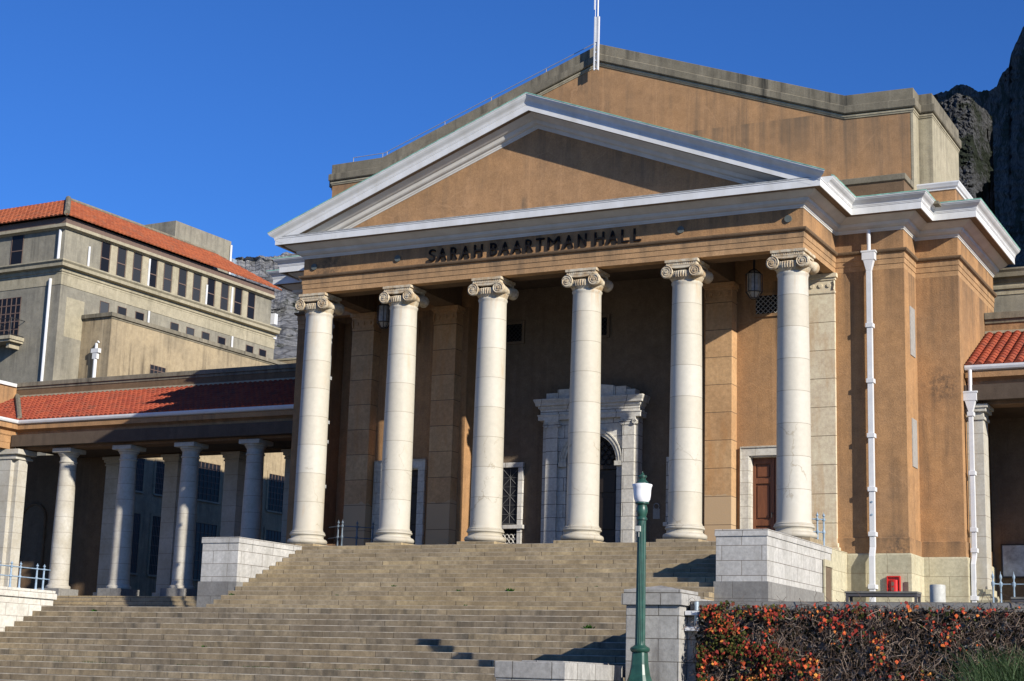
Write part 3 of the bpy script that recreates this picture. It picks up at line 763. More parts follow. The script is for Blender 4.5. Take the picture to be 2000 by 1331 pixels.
# attic blocks at the foot
m = M()
for xa, xb, ya in ((15.0, 20.19, 3.35), (-2.69, 2.5, 3.35)): m.box(xa, xb, ya, YG, 11.2, 12.1)
m.each('attic_block', 'plaster_brown', hall)
m = M()
for xa, xb, ya in ((14.95, 20.25, 3.29), (-2.75, 2.55, 3.29)): m.box(xa, xb, ya, YG-.01, 12.1, 12.30)
m.each('attic_coping', 'coping_grey', hall, bevel=.015)
m = M(); m.box(20.2, 21.5, 4.95, 10.3, 11.2, 12.08); m.box(-4.0, -2.7, 4.95, 10.3, 11.2, 12.08); m.each('attic_block', 'plaster_orange', hall)
m = M(); m.sweep([(20.19, 4.95, 12.08), (21.5, 4.95, 12.08), (21.5, 13, 12.08)], [(-.3, .001), (.04, .001), (.05, .06), (.10, .09), (.13, .15), (.16, .20), (.16, .24), (-.3, .25)])
m.sweep([(-4.0, 10.3, 12.08), (-4.0, 4.95, 12.08), (-2.69, 4.95, 12.08)], [(-.3, .001), (.04, .001), (.05, .06), (.10, .09), (.13, .15), (.16, .20), (.16, .24), (-.3, .25)])
m.each('attic_cornice', 'white_paint', hall)
# rail along the left parapet
m = M()
def onpar(x): return (x, YG+.12, gz(x)+.22)
m.tube([onpar(x) for x in (-1.9, -.46, 2.2, 5.2, CX-.2)], .014, 6)
for x in (-1.9, -.55, -.35, 2.2, 4.2, 6.5): m.tube([(x, YG+.12, gz(x)-.02), onpar(x)], .014, 6)
m.obj('roof_rail', 'vent_grey', hall)
# slot panels on the right return
m = M()
for za_, zb_ in ((6.35, 7.95), (2.75, 4.30)): m.box(20.21, 20.235, 3.70, 4.32, za_, zb_)
so = m.obj('slot_panel', 'vent_grey', hall)
# downpipe on the wall
def downpipe(parent, x, y, ztop, zhead, zbot, wall_y, name='downpipe', bands=(), kick=None, sw=.085, swan=None):
    m = M()
    m.tube([(x, y, zhead-.1), (x, y, ztop)], .065, 12)
    # rainwater head
    m.box(x-.24, x+.24, y-.12, y+.14, zhead-.02, zhead+.04); m.box(x-.21, x+.21, y-.11, y+.13, zhead-.27, zhead-.02)
    t = [(x-.17, y-.10), (x+.17, y-.10), (x+.17, y+.10), (x-.17, y+.10)]; b = [(x-sw, y-.07), (x+sw, y-.07), (x+sw, y+.07), (x-sw, y+.07)]
    vs = [(a, c, zhead-.27) for a, c in t]+[(a, c, zhead-.62) for a, c in b]
    m.add(vs, [(0,1,2,3), (7,6,5,4), (0,4,5,1), (1,5,6,2), (2,6,7,3), (3,7,4,0)])
    zk, yo = kick if kick else (zbot, 0)
    m.box(x-sw, x+sw, y-.07, y+.07, zk+.15, zhead-.62)
    if kick:
        vs = [(a, y+c, zk+.15) for a, c in ((x-sw, -.07), (x+sw, -.07), (x+sw, .07), (x-sw, .07))]+[(a, y+c-yo, zk-.15) for a, c in ((x-sw, -.07), (x+sw, -.07), (x+sw, .07), (x-sw, .07))]
        m.add(vs, [(0,1,2,3), (7,6,5,4), (0,4,5,1), (1,5,6,2), (2,6,7,3), (3,7,4,0)])
        m.box(x-sw, x+sw, y-.07-yo, y+.07-yo, zbot, zk-.15)
    for zb_ in bands:
        o = yo if zb_ < zk else 0
        m.box(x-sw-.035, x+sw+.035, y-.10-o, y+.16, zb_-.07, zb_+.07)
    return m.obj(name, 'white_metal', parent, bevel=.008)
dp = downpipe(hall, 19.14, 2.84, 10.36, 9.62, ZL, 3.05, bands=(7.2, 5.4, 3.65, 1.95, .55, -1.08), kick=(0, .12))
M().box(19.14-.20, 19.14+.20, 2.76, 2.94, 9.58, 9.66).obj('downpipe_lip', 'verdigris', dp)
m = M(); m.tube([(19.14, 2.77, 1.55), (19.14, 2.755, 1.55)], .035, 10); m.tube([(19.14, 2.77, 1.15), (19.14, 2.755, 1.15)], .035, 10); m.obj('pipe_mark', 'blue_iron', dp)
# dark drain pipe at the left end of the portico
m = M(); m.tube([(.02, .80, 8.9), (.02, .80, 0)], .045, 8)
for z in (8.1, 6.2, 4.6, 3.9, 2.3): m.box(-.05, .09, .74, .88, z-.06, z+.06)
m.obj('drain_pipe', 'lead_grey', hall)
# door under the right pedestal: see pedestal

# ---- lanterns hanging in the portico
def lantern(x, y, zt, lab):
    L = thing('lantern', lab, 'lantern', (x, y, zt), 'lanterns hanging in the portico')
    m = M(); m.tube([(x, y, 9.9), (x, y, zt)], .018, 6); m.tube([(x, y, zt+.75), (x, y, zt+.05)], .04, 8); m.obj('chain', 'dark_iron', L)
    m = M(); n = 8; r = .26
    def ring(rr, z): return [(x+rr*math.cos(2*math.pi*k/n+.39), y+rr*math.sin(2*math.pi*k/n+.39), z) for k in range(n)]
    A, B, Cc, D = ring(.10, zt+.02), ring(r, zt-.12), ring(r, zt-.72), ring(.12, zt-.92)
    for P_, Q_ in ((A, B), (B, Cc), (Cc, D)):
        for k in range(n): m.tube([P_[k], Q_[k]], .014, 4)
    for P_ in (A, B, Cc, D): m.tube(P_+[P_[0]], .016, 4)
    m.obj('lantern_frame', 'dark_iron', L)
    M().lathe([(.09, zt+.01), (r-.03, zt-.13), (r-.03, zt-.71), (.10, zt-.90)], x, y, 8).obj('lantern_pane', 'lantern_glass', L)
    return L
lantern(15.73, 1.5, 8.98, 'glazed octagonal lantern hanging in the right end bay by the lattice vent')
lantern(1.80, 1.5, 8.98, 'dark lantern hanging in the left end bay behind the second column')

# ================================================================== PEDESTAL BLOCKS
def pedestal(xa, xb, lab, door=False):
    P = thing('pedestal_block', lab, 'pedestal', ((xa+xb)/2, -4.9, ZL), 'pedestal blocks beside the upper steps')
    m = M(); m.box(xa, xb, -4.9, 1.0 if not door else 1.2, -1.42, -.19); m.obj('block_courses', 'stone_pedestal', P, bevel=.01)
    m = M(); m.box(xa-.03, xb+.03, -4.93, 1.02 if not door else 1.22, -.188, 0.0); m.obj('coping', 'stone_pedestal', P, bevel=.01)
    m = M(); m.box(xa-.05, xb+.05, -4.96, 1.03 if not door else 1.23, ZL-.1, -1.422); m.obj('footing', 'stone_footing', P, bevel=.01)
    return P
pedestal(-.73, .70, 'pale stone pedestal block at the left end of the upper steps')
pr = pedestal(16.80, 18.28, 'pale stone pedestal block at the right end of the upper steps with low doorway', True)
m = M(); m.box(18.315, 18.36, .25, .35, ZL, -.62); m.box(18.315, 18.36, 1.02, 1.12, ZL, -.62); m.box(18.315, 18.37, .25, 1.12, -.62, -.42); dfo = m.obj('doorway_frame', 'stone_cream', pr)
M().box(18.312, 18.335, .35, 1.02, ZL, -.62).obj('doorway', 'plaster_recess', pr)

# ================================================================== RAILINGS
def rail_thing(posts, rails_at, lab, h=1.0, mat='blue_iron', cat='railing'):
    z0 = posts[0][2]
    T = thing('iron_railing', lab, cat, posts[0])
    for x, y, z in posts:
        prof = [(.055, z), (.055, z+.03), (.035, z+.06), (.032, z+h*.42), (.055, z+h*.45), (.055, z+h*.50), (.03, z+h*.54), (.028, z+h*.80), (.055, z+h*.83), (.055, z+h*.88), (.025, z+h*.90), (.02, z+h*.93), (.045, z+h*.97), (.04, z+h*1.0), (.01, z+h*1.04), (.006, z+h*1.08)]
        M().lathe(prof, x, y, 10).obj('post', mat, T, smooth=True)
    for f in (.47, .855):
        m = M(); m.tube([(x, y, z+h*f) for x, y, z in rails_at], .018, 8); m.obj('rail', mat, T)
    return T
rail_thing([(.9, .55, 0), (1.10, .5, 0), (1.45, .9, 0), (1.85, 1.3, 0)], [(.3, 0.9, 0), (.9, .55, 0), (1.10, .5, 0), (1.45, .9, 0), (1.85, 1.3, 0)], 'blue iron railing posts standing between the first and second columns', mat='pale_blue_iron')
rail_thing([(17.92, 1.0, 0.0), (18.06, 1.2, 0.0)], [(17.3, .6, .0), (17.92, 1.0, 0.0), (18.06, 1.2, 0.0)], 'pair of blue iron railing posts right of the last column')
rail_thing([(-5.15, -9.3, -1.86), (-5.15, -8.75, -1.86), (-5.15, -8.35, -1.86), (-5.15, -7.6, -1.86), (-5.15, -7.28, -1.86)], [(-5.15, -9.6, -1.86), (-5.15, -7.0, -1.86)], 'pale blue iron railing on the white flank wall at far left', h=.78)
rail_thing([(22.42, 4.6, ZL), (22.60, 4.9, ZL), (23.0, 4.9, ZL), (25.2, 4.9, ZL)], [(22.42, 4.6, ZL), (22.60, 4.9, ZL), (23.0, 4.9, ZL), (25.2, 4.9, ZL)], 'pale blue iron railing in front of the right arcade', h=1.75)

# ================================================================== TILE ROOF helper
def tile_roof(P, U, S, width, length, pitch=.26, course=.36, amp=.10, seg=6):
    # P corner at the eave, U unit vector along the eave, S unit vector up the slope
    N = U.cross(S).normalized()
    if N.z < 0: N = -N
    nx = int(width/pitch); nc = int(length/course)+1
    m = M()
    for c in range(nc):
        t0, t1 = c*course, min((c+1)*course+.03, length)
        vs = []
        for k in range(nx*seg+1):
            a = k/seg; uu = a*pitch
            if uu > width: uu = width
            h = amp*abs(math.sin(math.pi*a))**.8
            for t, lift in ((t0, .035), (t1, 0.0)):
                vs.append(P+U*uu+S*t+N*(h+lift))
            vs.append(P+U*uu+S*t0+N*(h*.25-.01))
        fs = []
        for k in range(nx*seg):
            a = k*3; fs.append((a, a+3, a+4, a+1)); fs.append((a, a+2, a+5, a+3))
        m.add(vs, fs)
    return m

# ================================================================== ARCADES
YG_, ZG_ = 5.12, 6.15     # gutter line
def arcade_ent(T, xa, xb, y0=5.40):
    M().sweep([(xa, y0, 4.90), (xb, y0, 4.90)], [(-.75, 0), (0, 0), (0, .26), (.02, .27), (.02, .55), (.06, .60), (.06, .64), (0, .65), (-.75, .65)]).obj('architrave', 'plaster_tan', T)
    M().sweep([(xa, y0, 5.55), (xb, y0, 5.55)], [(-.75, .001), (.0, .001), (.0, .12), (.05, .16), (.12, .20), (.20, .22), (.20, .40), (.17, .44), (-.75, .44)]).obj('eaves_board', 'plaster_orange', T)
    M().sweep([(xa, y0, 5.99), (xb, y0, 5.99)], [(-.1, .002), (.22, .002), (.28, .03), (.31, .10), (.31, .17), (.27, .17), (.24, .05), (-.1, .05)]).obj('gutter', 'white_metal', T)
SLP = Vector((0, 3.75, 1.80)).normalized(); SLEN = math.hypot(3.75, 1.80)
def tuscan(x, y, T, zt=4.895, zb=-1.02):
    prof = [(.50, zb), (.52, zb+.06), (.50, zb+.12), (.44, zb+.15), (.43, zb+.20)]
    for k in range(9):
        t = k/8; prof.append((.42-.075*t**1.6, zb+.22+(zt-.62-zb-.22)*t))
    prof += [(.38, zt-.60), (.385, zt-.55), (.35, zt-.53), (.35, zt-.36), (.37, zt-.34), (.44, zt-.24), (.46, zt-.20), (.46, zt-.18)]
    c = M().lathe(prof, x, y, 28).obj('column', 'arcade_stone', T, smooth=True)
    M().box(x-.50, x+.50, y-.50, y+.50, zt-.18, zt-.002).obj('abacus', 'arcade_stone', c, bevel=.02)
    m = M(); m.box(x-.60, x+.60, y-.60, y+.60, zb-.34, zb); m.box(x-.56, x+.56, y-.56, y+.56, ZL, zb-.342); m.obj('plinth', 'stone_footing', c, bevel=.01)
    return c
LA = thing('left_arcade', 'long low arcade left of the hall with red tiled roof and plain round columns', 'arcade', (-11, 5.7, ZL), 'tiled arcades either side of the hall')
arcade_ent(LA, -19.0, -4.12)
tile_roof(Vector((-22.6, YG_+.02, 6.12)), Vector((1, 0, 0)), SLP, 18.45, SLEN).obj('tiled_roof', 'roof_tile', LA)
m = M(); m.box(-23.0, -4.12, 8.75, 9.6, 7.5, 8.42); m.obj('parapet_wall', 'plaster_brown', LA)
m = M(); m.box(-23.05, -4.12, 8.66, 9.7, 8.42, 8.62); m.box(-23.0, -4.12, 8.72, 9.65, 8.30, 8.418); m.obj('parapet_coping', 'coping_grey', LA, bevel=.015)
M().box(-23.0, -4.12, 8.70, 8.76, 7.93, 8.02).obj('mortar_strip', 'rear_trim', LA)
for x in (-16.28, -13.03, -9.80, -6.58): tuscan(x, 5.75, LA)
m = M(); m.box(-18.95, -4.12, 5.0, 9.3, ZL, -1.34)
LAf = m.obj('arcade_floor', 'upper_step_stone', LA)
m = M()
for i in range(5): m.box(-18.95+.01*i, -4.2, 4.55+.09*i*1.0, 5.0-.001*i, ZL, ZL+.17*(i+1)-.34*0)if False else None
ste = [(5.0, -1.342), (4.99, -1.342)]
poly = [(5.02, -1.345)]; yy, zz = 4.98, -1.345
for i in range(6): poly.append((yy, zz)); zz -= (1.345*-1+2.358)/6 if False else .1688; poly.append((yy, zz)); yy -= .07
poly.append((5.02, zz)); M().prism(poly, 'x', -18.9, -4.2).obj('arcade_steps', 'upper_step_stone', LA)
m = M(); m.box(-18.9, -4.15, 5.0, 9.4, 5.0, 5.5); m.obj('arcade_ceiling', 'ceiling_plaster', LA)
# rear wall: solid at the left with arched niche, open bays with square piers further right
m = M(); m.box(-26, -16.45, 8.9, 9.5, -1.3, 5.2); m.obj('back_wall', 'plaster_brown', LA)
m = M(); nic = [(-20.85-.62, .1), (-20.85+.62, .1)]+[(-20.85+.62*math.cos(math.pi*k/12), 2.3+.62*math.sin(math.pi*k/12)) for k in range(13)]
m.prism(nic, 'y', 8.86, 8.905); no = m.obj('niche', 'plaster_recess', LA)
m = M(); m.tube([(-20.85-.68, 8.86, .1), (-20.85-.68, 8.86, 2.3)]+[(-20.85+.68*math.cos(math.pi-math.pi*k/12), 8.86, 2.3+.68*math.sin(math.pi*k/12)) for k in range(1, 12)]+[(-20.85+.68, 8.86, 2.3), (-20.85+.68, 8.86, .1)], .07, 6); m.obj('niche_surround', 'plaster_brown', LA)
for x in (-16.3, -13.05, -9.85, -6.75):
    m = M(); m.box(x-.36, x+.36, 8.6, 9.3, -1.0, 4.55); po = m.obj('square_pier', 'arcade_stone', LA, bevel=.01)
    m = M(); m.box(x-.40, x+.40, 8.56, 9.34, 4.55, 4.62); m.box(x-.44, x+.44, 8.52, 9.38, 4.70, 4.82); m.box(x-.38, x+.38, 8.58, 9.32, 4.62, 4.70); m.box(x-.50, x+.50, 8.46, 9.42, 4.82, 4.94); m.obj('pier_cap', 'arcade_stone', po, bevel=.01)
    M().box(x-.46, x+.46, 8.5, 9.4, -1.34, -1.0).obj('pier_foot', 'arcade_stone', po, bevel=.01)
m = M(); m.box(-16.9, -4.15, 8.6, 9.3, 4.942, 5.9); m.obj('rear_beam', 'plaster_brown', LA)
# the wing turning towards the viewer at the far left
LW = thing('projecting_wing', 'end of a red tiled wing with pale stone corner pier at the far left edge', 'arcade', (-19.3, 3, ZL))
m = M(); m.box(-19.70, -18.75, 4.95, 5.9, -1.0, 4.45); m.box(-19.9, -18.5, 5.15, 5.7, -1.0, 4.43); po = m.obj('corner_pier', 'arcade_stone', LW, bevel=.02)
m = M(); m.box(-20.0, -18.45, 4.9, 5.95, 4.45, 4.55); m.box(-20.0, -18.3, 4.85, 6.0, 4.66, 4.88); m.box(-19.8, -18.55, 4.95, 5.9, 4.55, 4.66); m.obj('pier_cap', 'arcade_stone', po, bevel=.02)
m = M(); m.box(-20.0, -18.4, 4.8, 6.0, ZL, -1.0); m.obj('pier_base', 'stone_footing', po, bevel=.02)
M().sweep([(-19.0, -8.0, 4.905), (-19.0, 5.38, 4.905)], [(-.75, 0), (0, 0), (0, .26), (.02, .27), (.02, .55), (.06, .60), (.06, .64), (0, .65), (-.75, .65)]).obj('architrave', 'plaster_orange', LW)
M().sweep([(-19.0, -8.0, 5.555), (-19.0, 5.38, 5.555)], [(-.75, .001), (.0, .001), (.0, .12), (.05, .16), (.12, .20), (.20, .22), (.20, .40), (.17, .44), (-.75, .44)]).obj('eaves_board', 'plaster_orange', LW)
M().sweep([(-19.0, -8.0, 5.995), (-19.0, 5.2, 5.995)], [(-.1, .002), (.22, .002), (.28, .03), (.31, .10), (.31, .17), (.27, .17), (.24, .05), (-.1, .05)]).obj('gutter', 'white_metal', LW)
tile_roof(Vector((-18.75, -8, 6.13)), Vector((0, 1, 0)), Vector((-3.75, 0, 1.80)).normalized(), 13.2, SLEN).obj('tiled_roof', 'roof_tile', LW)
m = M(); m.tube([(-18.75+.02, 5.2, 6.22), (-22.45, 8.80, 8.02)], .13, 8); m.obj('valley_ridge', 'coping_grey', LW)
m = M(); m.box(-23.6, -22.45, -8, 8.72, 7.4, 8.40); m.obj('parapet_wall', 'plaster_orange', LW)
m = M(); m.box(-23.65, -22.36, -8, 8.64, 8.40, 8.56); m.obj('parapet_coping', 'white_paint', LW, bevel=.01)
m = M(); m.box(-19.7, -19.05, -8, -2.5, ZL, 4.9); m.obj('wall', 'plaster_orange', LW)

RA = thing('right_arcade', 'low arcade right of the hall with red tiled roof behind the terrace', 'arcade', (24, 5.7, ZL), 'tiled arcades either side of the hall')
arcade_ent(RA, 21.62, 40, 5.38)
tile_roof(Vector((21.6, YG_+.02, 6.12)), Vector((1, 0, 0)), SLP, 15.0, SLEN, .31, .30, .13).obj('tiled_roof', 'roof_tile', RA)
m = M(); m.box(21.6, 40, 8.75, 9.6, 7.5, 8.42); m.obj('parapet_wall', 'plaster_orange', RA)
m = M(); m.box(21.6, 40, 8.62, 9.7, 8.42, 8.66); m.box(21.6, 40, 8.70, 9.65, 8.28, 8.418); m.obj('parapet_coping', 'coping_grey', RA, bevel=.015)
M().box(21.6, 40, 8.69, 8.76, 7.93, 8.02).obj('mortar_strip', 'rear_trim', RA)
m = M(); m.box(21.60, 22.12, 5.32, 6.05, -1.0, 4.4); po = m.obj('end_pier', 'arcade_stone', RA, bevel=.01)
m = M(); m.box(21.58, 22.18, 5.27, 6.1, 4.40, 4.50); m.box(21.58, 22.14, 5.30, 6.08, 4.50, 4.66); m.box(21.58, 22.24, 5.2, 6.15, 4.66, 4.78); m.box(21.58, 22.30, 5.15, 6.2, 4.78, 4.90); m.obj('pier_cap', 'arcade_stone', po, bevel=.015)
m = M(); m.box(21.58, 22.24, 5.2, 6.15, -1.25, -1.0); m.box(21.58, 22.34, 5.1, 6.2, ZL, -1.25); m.tube([(21.7, 5.1, -1.35), (22.5, 5.1, -1.35)], .12, 10); m.obj('pier_base', 'stone_cream', po, bevel=.015)
for x in (25.6, 28.9): tuscan(x, 5.75, RA)
m = M(); m.box(21.62, 40, 5.4, 9.0, ZL-.01, -1.34); m.obj('arcade_floor', 'upper_step_stone', RA)
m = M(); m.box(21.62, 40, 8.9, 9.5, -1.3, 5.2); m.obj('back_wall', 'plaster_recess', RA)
m = M(); m.box(21.62, 40, 5.0, 9.4, 5.0, 5.5); m.obj('arcade_ceiling', 'ceiling_plaster', RA)
dp2 = downpipe(RA, 21.80, 5.02, 6.0, 5.25, ZL, 5.3, bands=(4.55, 2.65, .85, .2, -1.3), kick=(-.1, .22), sw=.07)
m = M(); m.box(21.95, 24.4, 8.80, 8.895, -.35, .68); bo = m.obj('notice_board', 'board_glass', None); tag(bo, 'wide glazed notice board on the dark back wall of the right arcade', 'notice board')
for (x0_, x1_, y0_, y1_) in ((21.9, 24.45, -.40, -.35), (21.9, 24.45, .68, .73)): M().box(x0_, x1_, 8.78, 8.895, y0_, y1_).obj('board_frame', 'dark_iron', bo)
M().box(21.9, 21.95, 8.78, 8.895, -.35, .68).obj('board_frame', 'dark_iron', bo)

# grey building beyond the right arcade
GB = thing('grey_side_building', 'grey plastered building with heavy cornice rising behind the right arcade roof', 'building', (26, 12, ZL))
m = M(); m.box(21.3, 45, 11.2, 20, ZL, 10.75); m.obj('wall', 'rear_grey', GB)
M().sweep([(21.3, 11.2, 9.85), (45, 11.2, 9.85)], [(-.1, 0), (.03, 0), (.03, .18), (.10, .2), (.12, .28), (.12, .34), (-.1, .36)]).obj('string_course', 'rear_trim', GB)
M().sweep([(21.3, 11.2, 10.3), (45, 11.2, 10.3)], [(-.1, 0), (.05, 0), (.10, .12), (.26, .16), (.28, .32), (.34, .40), (.34, .46), (-.1, .47)]).obj('cornice', 'coping_grey', GB)
m = M(); m.box(23.0, 45, 11.6, 20, 10.78, 11.5); m.obj('roof_storey', 'coping_grey', GB)

# ================================================================== REAR LEFT BUILDING (turned 2.3 degrees)
ang = R(2.3); U = Vector((math.sin(ang), math.cos(ang), 0)); V = Vector((-math.cos(ang), math.sin(ang), 0)); Wz = Vector((0, 0, 1))
O = Vector((-32.63, 22.0, 0))
RB = thing('grey_office_block', 'tall grey plastered block with orange tiled roof and a row of narrow windows', 'building', (O.x, O.y, ZL))
LU, LV = 20.0, 22.0
m = M(); m.fr(O, U, V, Wz, 0, LU, 0, LV, ZL, 18.5); m.fr(O, U, V, Wz, .25, LU-.25, .25, LV, 18.5, 20.95); m.obj('wall', 'rear_grey', RB)
def frsweep(P0, ua, va, prof, name, mat, z):
    p = [P0+V*va+Wz*z, P0+Wz*z, P0+U*ua+Wz*z]
    return M().sweep([tuple(q) for q in p], prof).obj(name, mat, RB)
frsweep(O, LU, LV, [(-.2, 0), (.04, 0), (.04, .10), (.10, .14), (.12, .34), (.40, .38), (.42, .56), (.52, .66), (.52, .74), (-.3, .76)], 'cornice', 'rear_trim', 17.86)
frsweep(O, LU, LV, [(-.1, 0), (.03, 0), (.03, .62), (-.1, .62)], 'frieze_band', 'rear_trim', 17.23)
OI = O+U*.25+V*.25
p_eave = [OI+V*LV+Wz*20.6, OI+Wz*20.6, OI+U*(LU-.5)+Wz*20.6]
M().sweep([tuple(q) for q in p_eave], [(-.1, 0), (.06, 0), (.14, .06), (.30, .08), (.30, .26), (-.1, .27)]).obj('eaves_mould', 'rear_trim', RB)
M().sweep([tuple(q) for q in p_eave], [(-.1, .272), (.20, .272), (.20, .66), (-.1, .66)]).obj('fascia', 'window_frame', RB)
# roof: hipped, low pitch
er = .5; zr = 21.28; dr = 3.4; rise = 2.15
E0 = OI-U*er-V*er; Lr = LU+.6; Lv = LV
S1 = (V*dr+Wz*rise).normalized(); S2 = (U*dr+Wz*rise).normalized(); SL_ = math.hypot(dr, rise)
def hip_tiles(P, A, S, inw, width, length, hip_start, hip_end):
    m = tile_roof(P, A, S, width, length, .34, .42, .075, 4)
    # clip with the hip: keep verts on one side by collapsing them onto it
    out = []
    k = dr/length
    for v in m.v:
        q = Vector(v)-P; a = q.dot(A); t = q.dot(S)*k
        if hip_start and a < t: q = q+A*(t-a)
        if hip_end and a > width-t: q = q+A*(width-t-a)
        out.append(tuple(P+q))
    m.v = out; return m
hip_tiles(E0+Wz*zr, U, S1, V, Lr, SL_, True, True).obj('tiled_roof', 'rear_tile', RB)
hip_tiles(E0+Wz*zr, V, S2, U, Lv, SL_, True, False).obj('tiled_roof', 'rear_tile', RB)
m = M(); m.tube([E0+Wz*(zr+.1), E0+(U+V)*dr+Wz*(zr+rise+.12)], .17, 8); 
m.tube([E0+(U+V)*dr+Wz*(zr+rise+.05), E0+U*(Lr-dr)+V*dr+Wz*(zr+rise+.05)], .15, 6)
m.fr(E0+Wz*zr, U, V, Wz, dr, Lr-dr, dr, Lv, -.5, rise+.02); m.obj('roof_ridge', 'coping_grey', RB)
# plant room
m = M(); m.fr(O, U, V, Wz, 13.4, 19.2, 3.6, 7.9, 21, 24.9); m.fr(O, U, V, Wz, 19.2, 20.3, 4.4, 7.9, 21, 24.6); m.obj('plant_room', 'rear_grey', RB)
m = M(); m.fr(O, U, V, Wz, 19.3, 20.0, 3.7, 4.35, 22.6, 23.8); m.obj('roof_duct', 'galvanised', RB)
m = M(); q = O+V*3.5+U*19.1; m.tube([q+Wz*22.5, q+Wz*24.6], .08, 8); m.obj('vent_pipe', 'white_metal', RB)
# windows: eleven tall ones
def window(P, A, Nn, w_, h_, z, name='window', nx=1, nz=2, bars=.03, parent=RB):
    Bk = Nn*-1
    g = M(); g.fr(P, A, Nn, Wz, 0, w_, -.12, .012, z, z+h_); go = g.obj(name, 'glass_dark', parent)
    m = M()
    for i in range(nx+1):
        a = w_*i/nx; m.fr(P, A, Nn, Wz, max(0, a-bars), min(w_, a+bars), .013, .035, z, z+h_)
    for i in range(nz+1):
        a = h_*i/nz; m.fr(P, A, Nn, Wz, bars, w_-bars, .0131, .034, z+max(0, a-bars), z+min(h_, a+bars))
    m.obj('window_bars', 'window_frame', go)
    m = M(); m.fr(P, A, Nn, Wz, -.08, w_+.08, .0, .09, z-.1, z-.002); m.obj('window_sill', 'rear_trim', go)
    return go
NR = -V     # outward normal of the right face
Pr = O+V*.25
for i in range(11):
    a = 3.25+i*1.395; window(Pr+U*a, U, NR, .74, 1.95, 18.66)
m = M()
for i in range(10):
    a = 3.25+.74+i*1.395
    m.fr(Pr+U*a, U, NR, Wz, .05, .60, .0, .05, 18.6, 20.62)
m.each('window_pier', 'rear_trim', RB)
for i, a in enumerate((3.25, 4.75, 6.3, 9.5, 11.0, 12.5, 14.1, 17.0, 18.4)):
    window(O+U*a, U, NR, .76, .52 if i else .8, 16.45-(.28 if not i else 0), nz=1)
# patch of repaired plaster, downpipes
m = M(); m.fr(O, U, NR, Wz, .55, 2.0, .0, .006, 14.3, 16.6); m.obj('plaster_patch', 'rear_trim', RB)
for a, z0_, z1_, o_ in ((7.4, 18.6, 20.5, .25), (15.45, 18.6, 20.5, .25), (7.4, 14.6, 17.2, 0), (15.45, 14.6, 17.2, 0), (2.2, 18.7, 20.0, .25), (12.9, 18.6, 20.1, .25)):
    m = M(); q = O+U*a+V*o_+NR*.09; m.tube([q+Wz*z0_, q+Wz*z1_], .07, 8); m.obj('downpipe', 'white_metal', RB)
for (va, z0_, z1_, io) in ((.75, 9.5, 17.6, 0), (.55, 18.6, 20.55, .25)):
    m = M(); q = O+V*va-U*(.09-io); m.tube([q+Wz*z0_, q+Wz*z1_], .09, 8)
    if not io: m.tube([q+Wz*9.5, q-V*.5+Wz*9.3, q-V*.5+Wz*8.4], .09, 8)
    m.obj('downpipe', 'white_metal', RB)
# left face: windows and balcony
NF = -U
window(O+V*4.45+U*.25, -V, NF, 0.95, 1.95, 18.66); window(O+V*7.0+U*.25, -V, NF, 0.95, 1.95, 18.66)
window(O+V*4.9, -V, NF, 1.9, 2.4, 14.35, nx=5, nz=5)
m = M(); bq = O+V*6.2; m.fr(bq, -V, NF, Wz, 0, 3.7, 0, 1.1, 14.05, 14.25); m.fr(bq, -V, NF, Wz, .08, 3.62, 0, 1.0, 13.92, 14.048)
bo_ = m.obj('balcony', 'rear_trim', RB)
m = M()
for a in (.4, 3.1):
    m.prism([(0, 13.9), (.9, 13.9), (.9, 13.78), (.3, 13.4), (0, 13.35)], 'x', 0, .2) if False else m.fr(bq, -V, NF, Wz, a, a+.25, 0, .75, 13.6, 13.918)
m.each('bracket', 'rear_trim', bo_)
m = M()
pp = [bq+(-V)*a+NF*1.04 for a in (0.05, 1.2, 2.4, 3.65)]
for z in (14.32, 15.25): m.tube([q+Wz*z for q in pp]+[bq+(-V)*3.65+NF*.02+Wz*z], .025, 6)
for k in range(3):
    a, b = pp[k], pp[k+1]
    m.tube([a+Wz*14.32, b+Wz*15.25], .018, 4); m.tube([a+Wz*15.25, b+Wz*14.32], .018, 4); m.tube([b+Wz*14.25, b+Wz*15.3], .022, 4)
m.obj('balcony_railing', 'dark_iron', bo_)
# air conditioners on the far end
for z in (18.9, 17.9):
    m = M(); m.fr(O+U*(LU-.25)+V*.4, U, NR, Wz, .02, .35, -.2, .5, z, z+.75); m.obj('air_conditioner', 'white_metal', RB, bevel=.02)

# annex block in front
Q0 = Vector((-30.31, 23.86, 0))
AN = thing('beige_annex', 'lower beige plastered annex in front of the grey office block', 'building', (Q0.x, Q0.y, ZL))
m = M(); m.fr(Q0, U, V, Wz, 0, 20.5, 0, 2.23, ZL, 15.6); m.obj('wall', 'rear_beige', AN)
m = M(); m.sweep([tuple(Q0+V*2.2+Wz*15.45), tuple(Q0+Wz*15.45), tuple(Q0+U*20.5+Wz*15.45)], [(-.3, 0), (.03, 0), (.05, .08), (.14, .12), (.14, .34), (-.3, .36)]); m.obj('coping', 'coping_grey', AN)
for a, wz_ in ((3.5, 12.25), (7.3, 12.25), (11.1, 12.25)): window(Q0+U*a, U, NR, 1.35, 1.15, wz_, nx=4, nz=4, bars=.022, parent=AN)
m = M(); q = Q0+V*.85-U*.16
m.fr(q, U, V, Wz, -.12, .12, -.28, .28, 13.45, 13.7); m.fr(q, U, V, Wz, -.10, .10, -.17, .17, 13.1, 13.45); m.tube([q+Wz*6, q+Wz*13.1], .11, 10); m.tube([q+Wz*13.6, q+Wz*14.0, q+V*-.15+Wz*14.1], .09, 8)
m.obj('downpipe', 'white_metal', AN)
B2 = thing('far_beige_wall', 'small sunlit beige wall behind the annex beside the first column', 'building', (-28, 43, ZL))
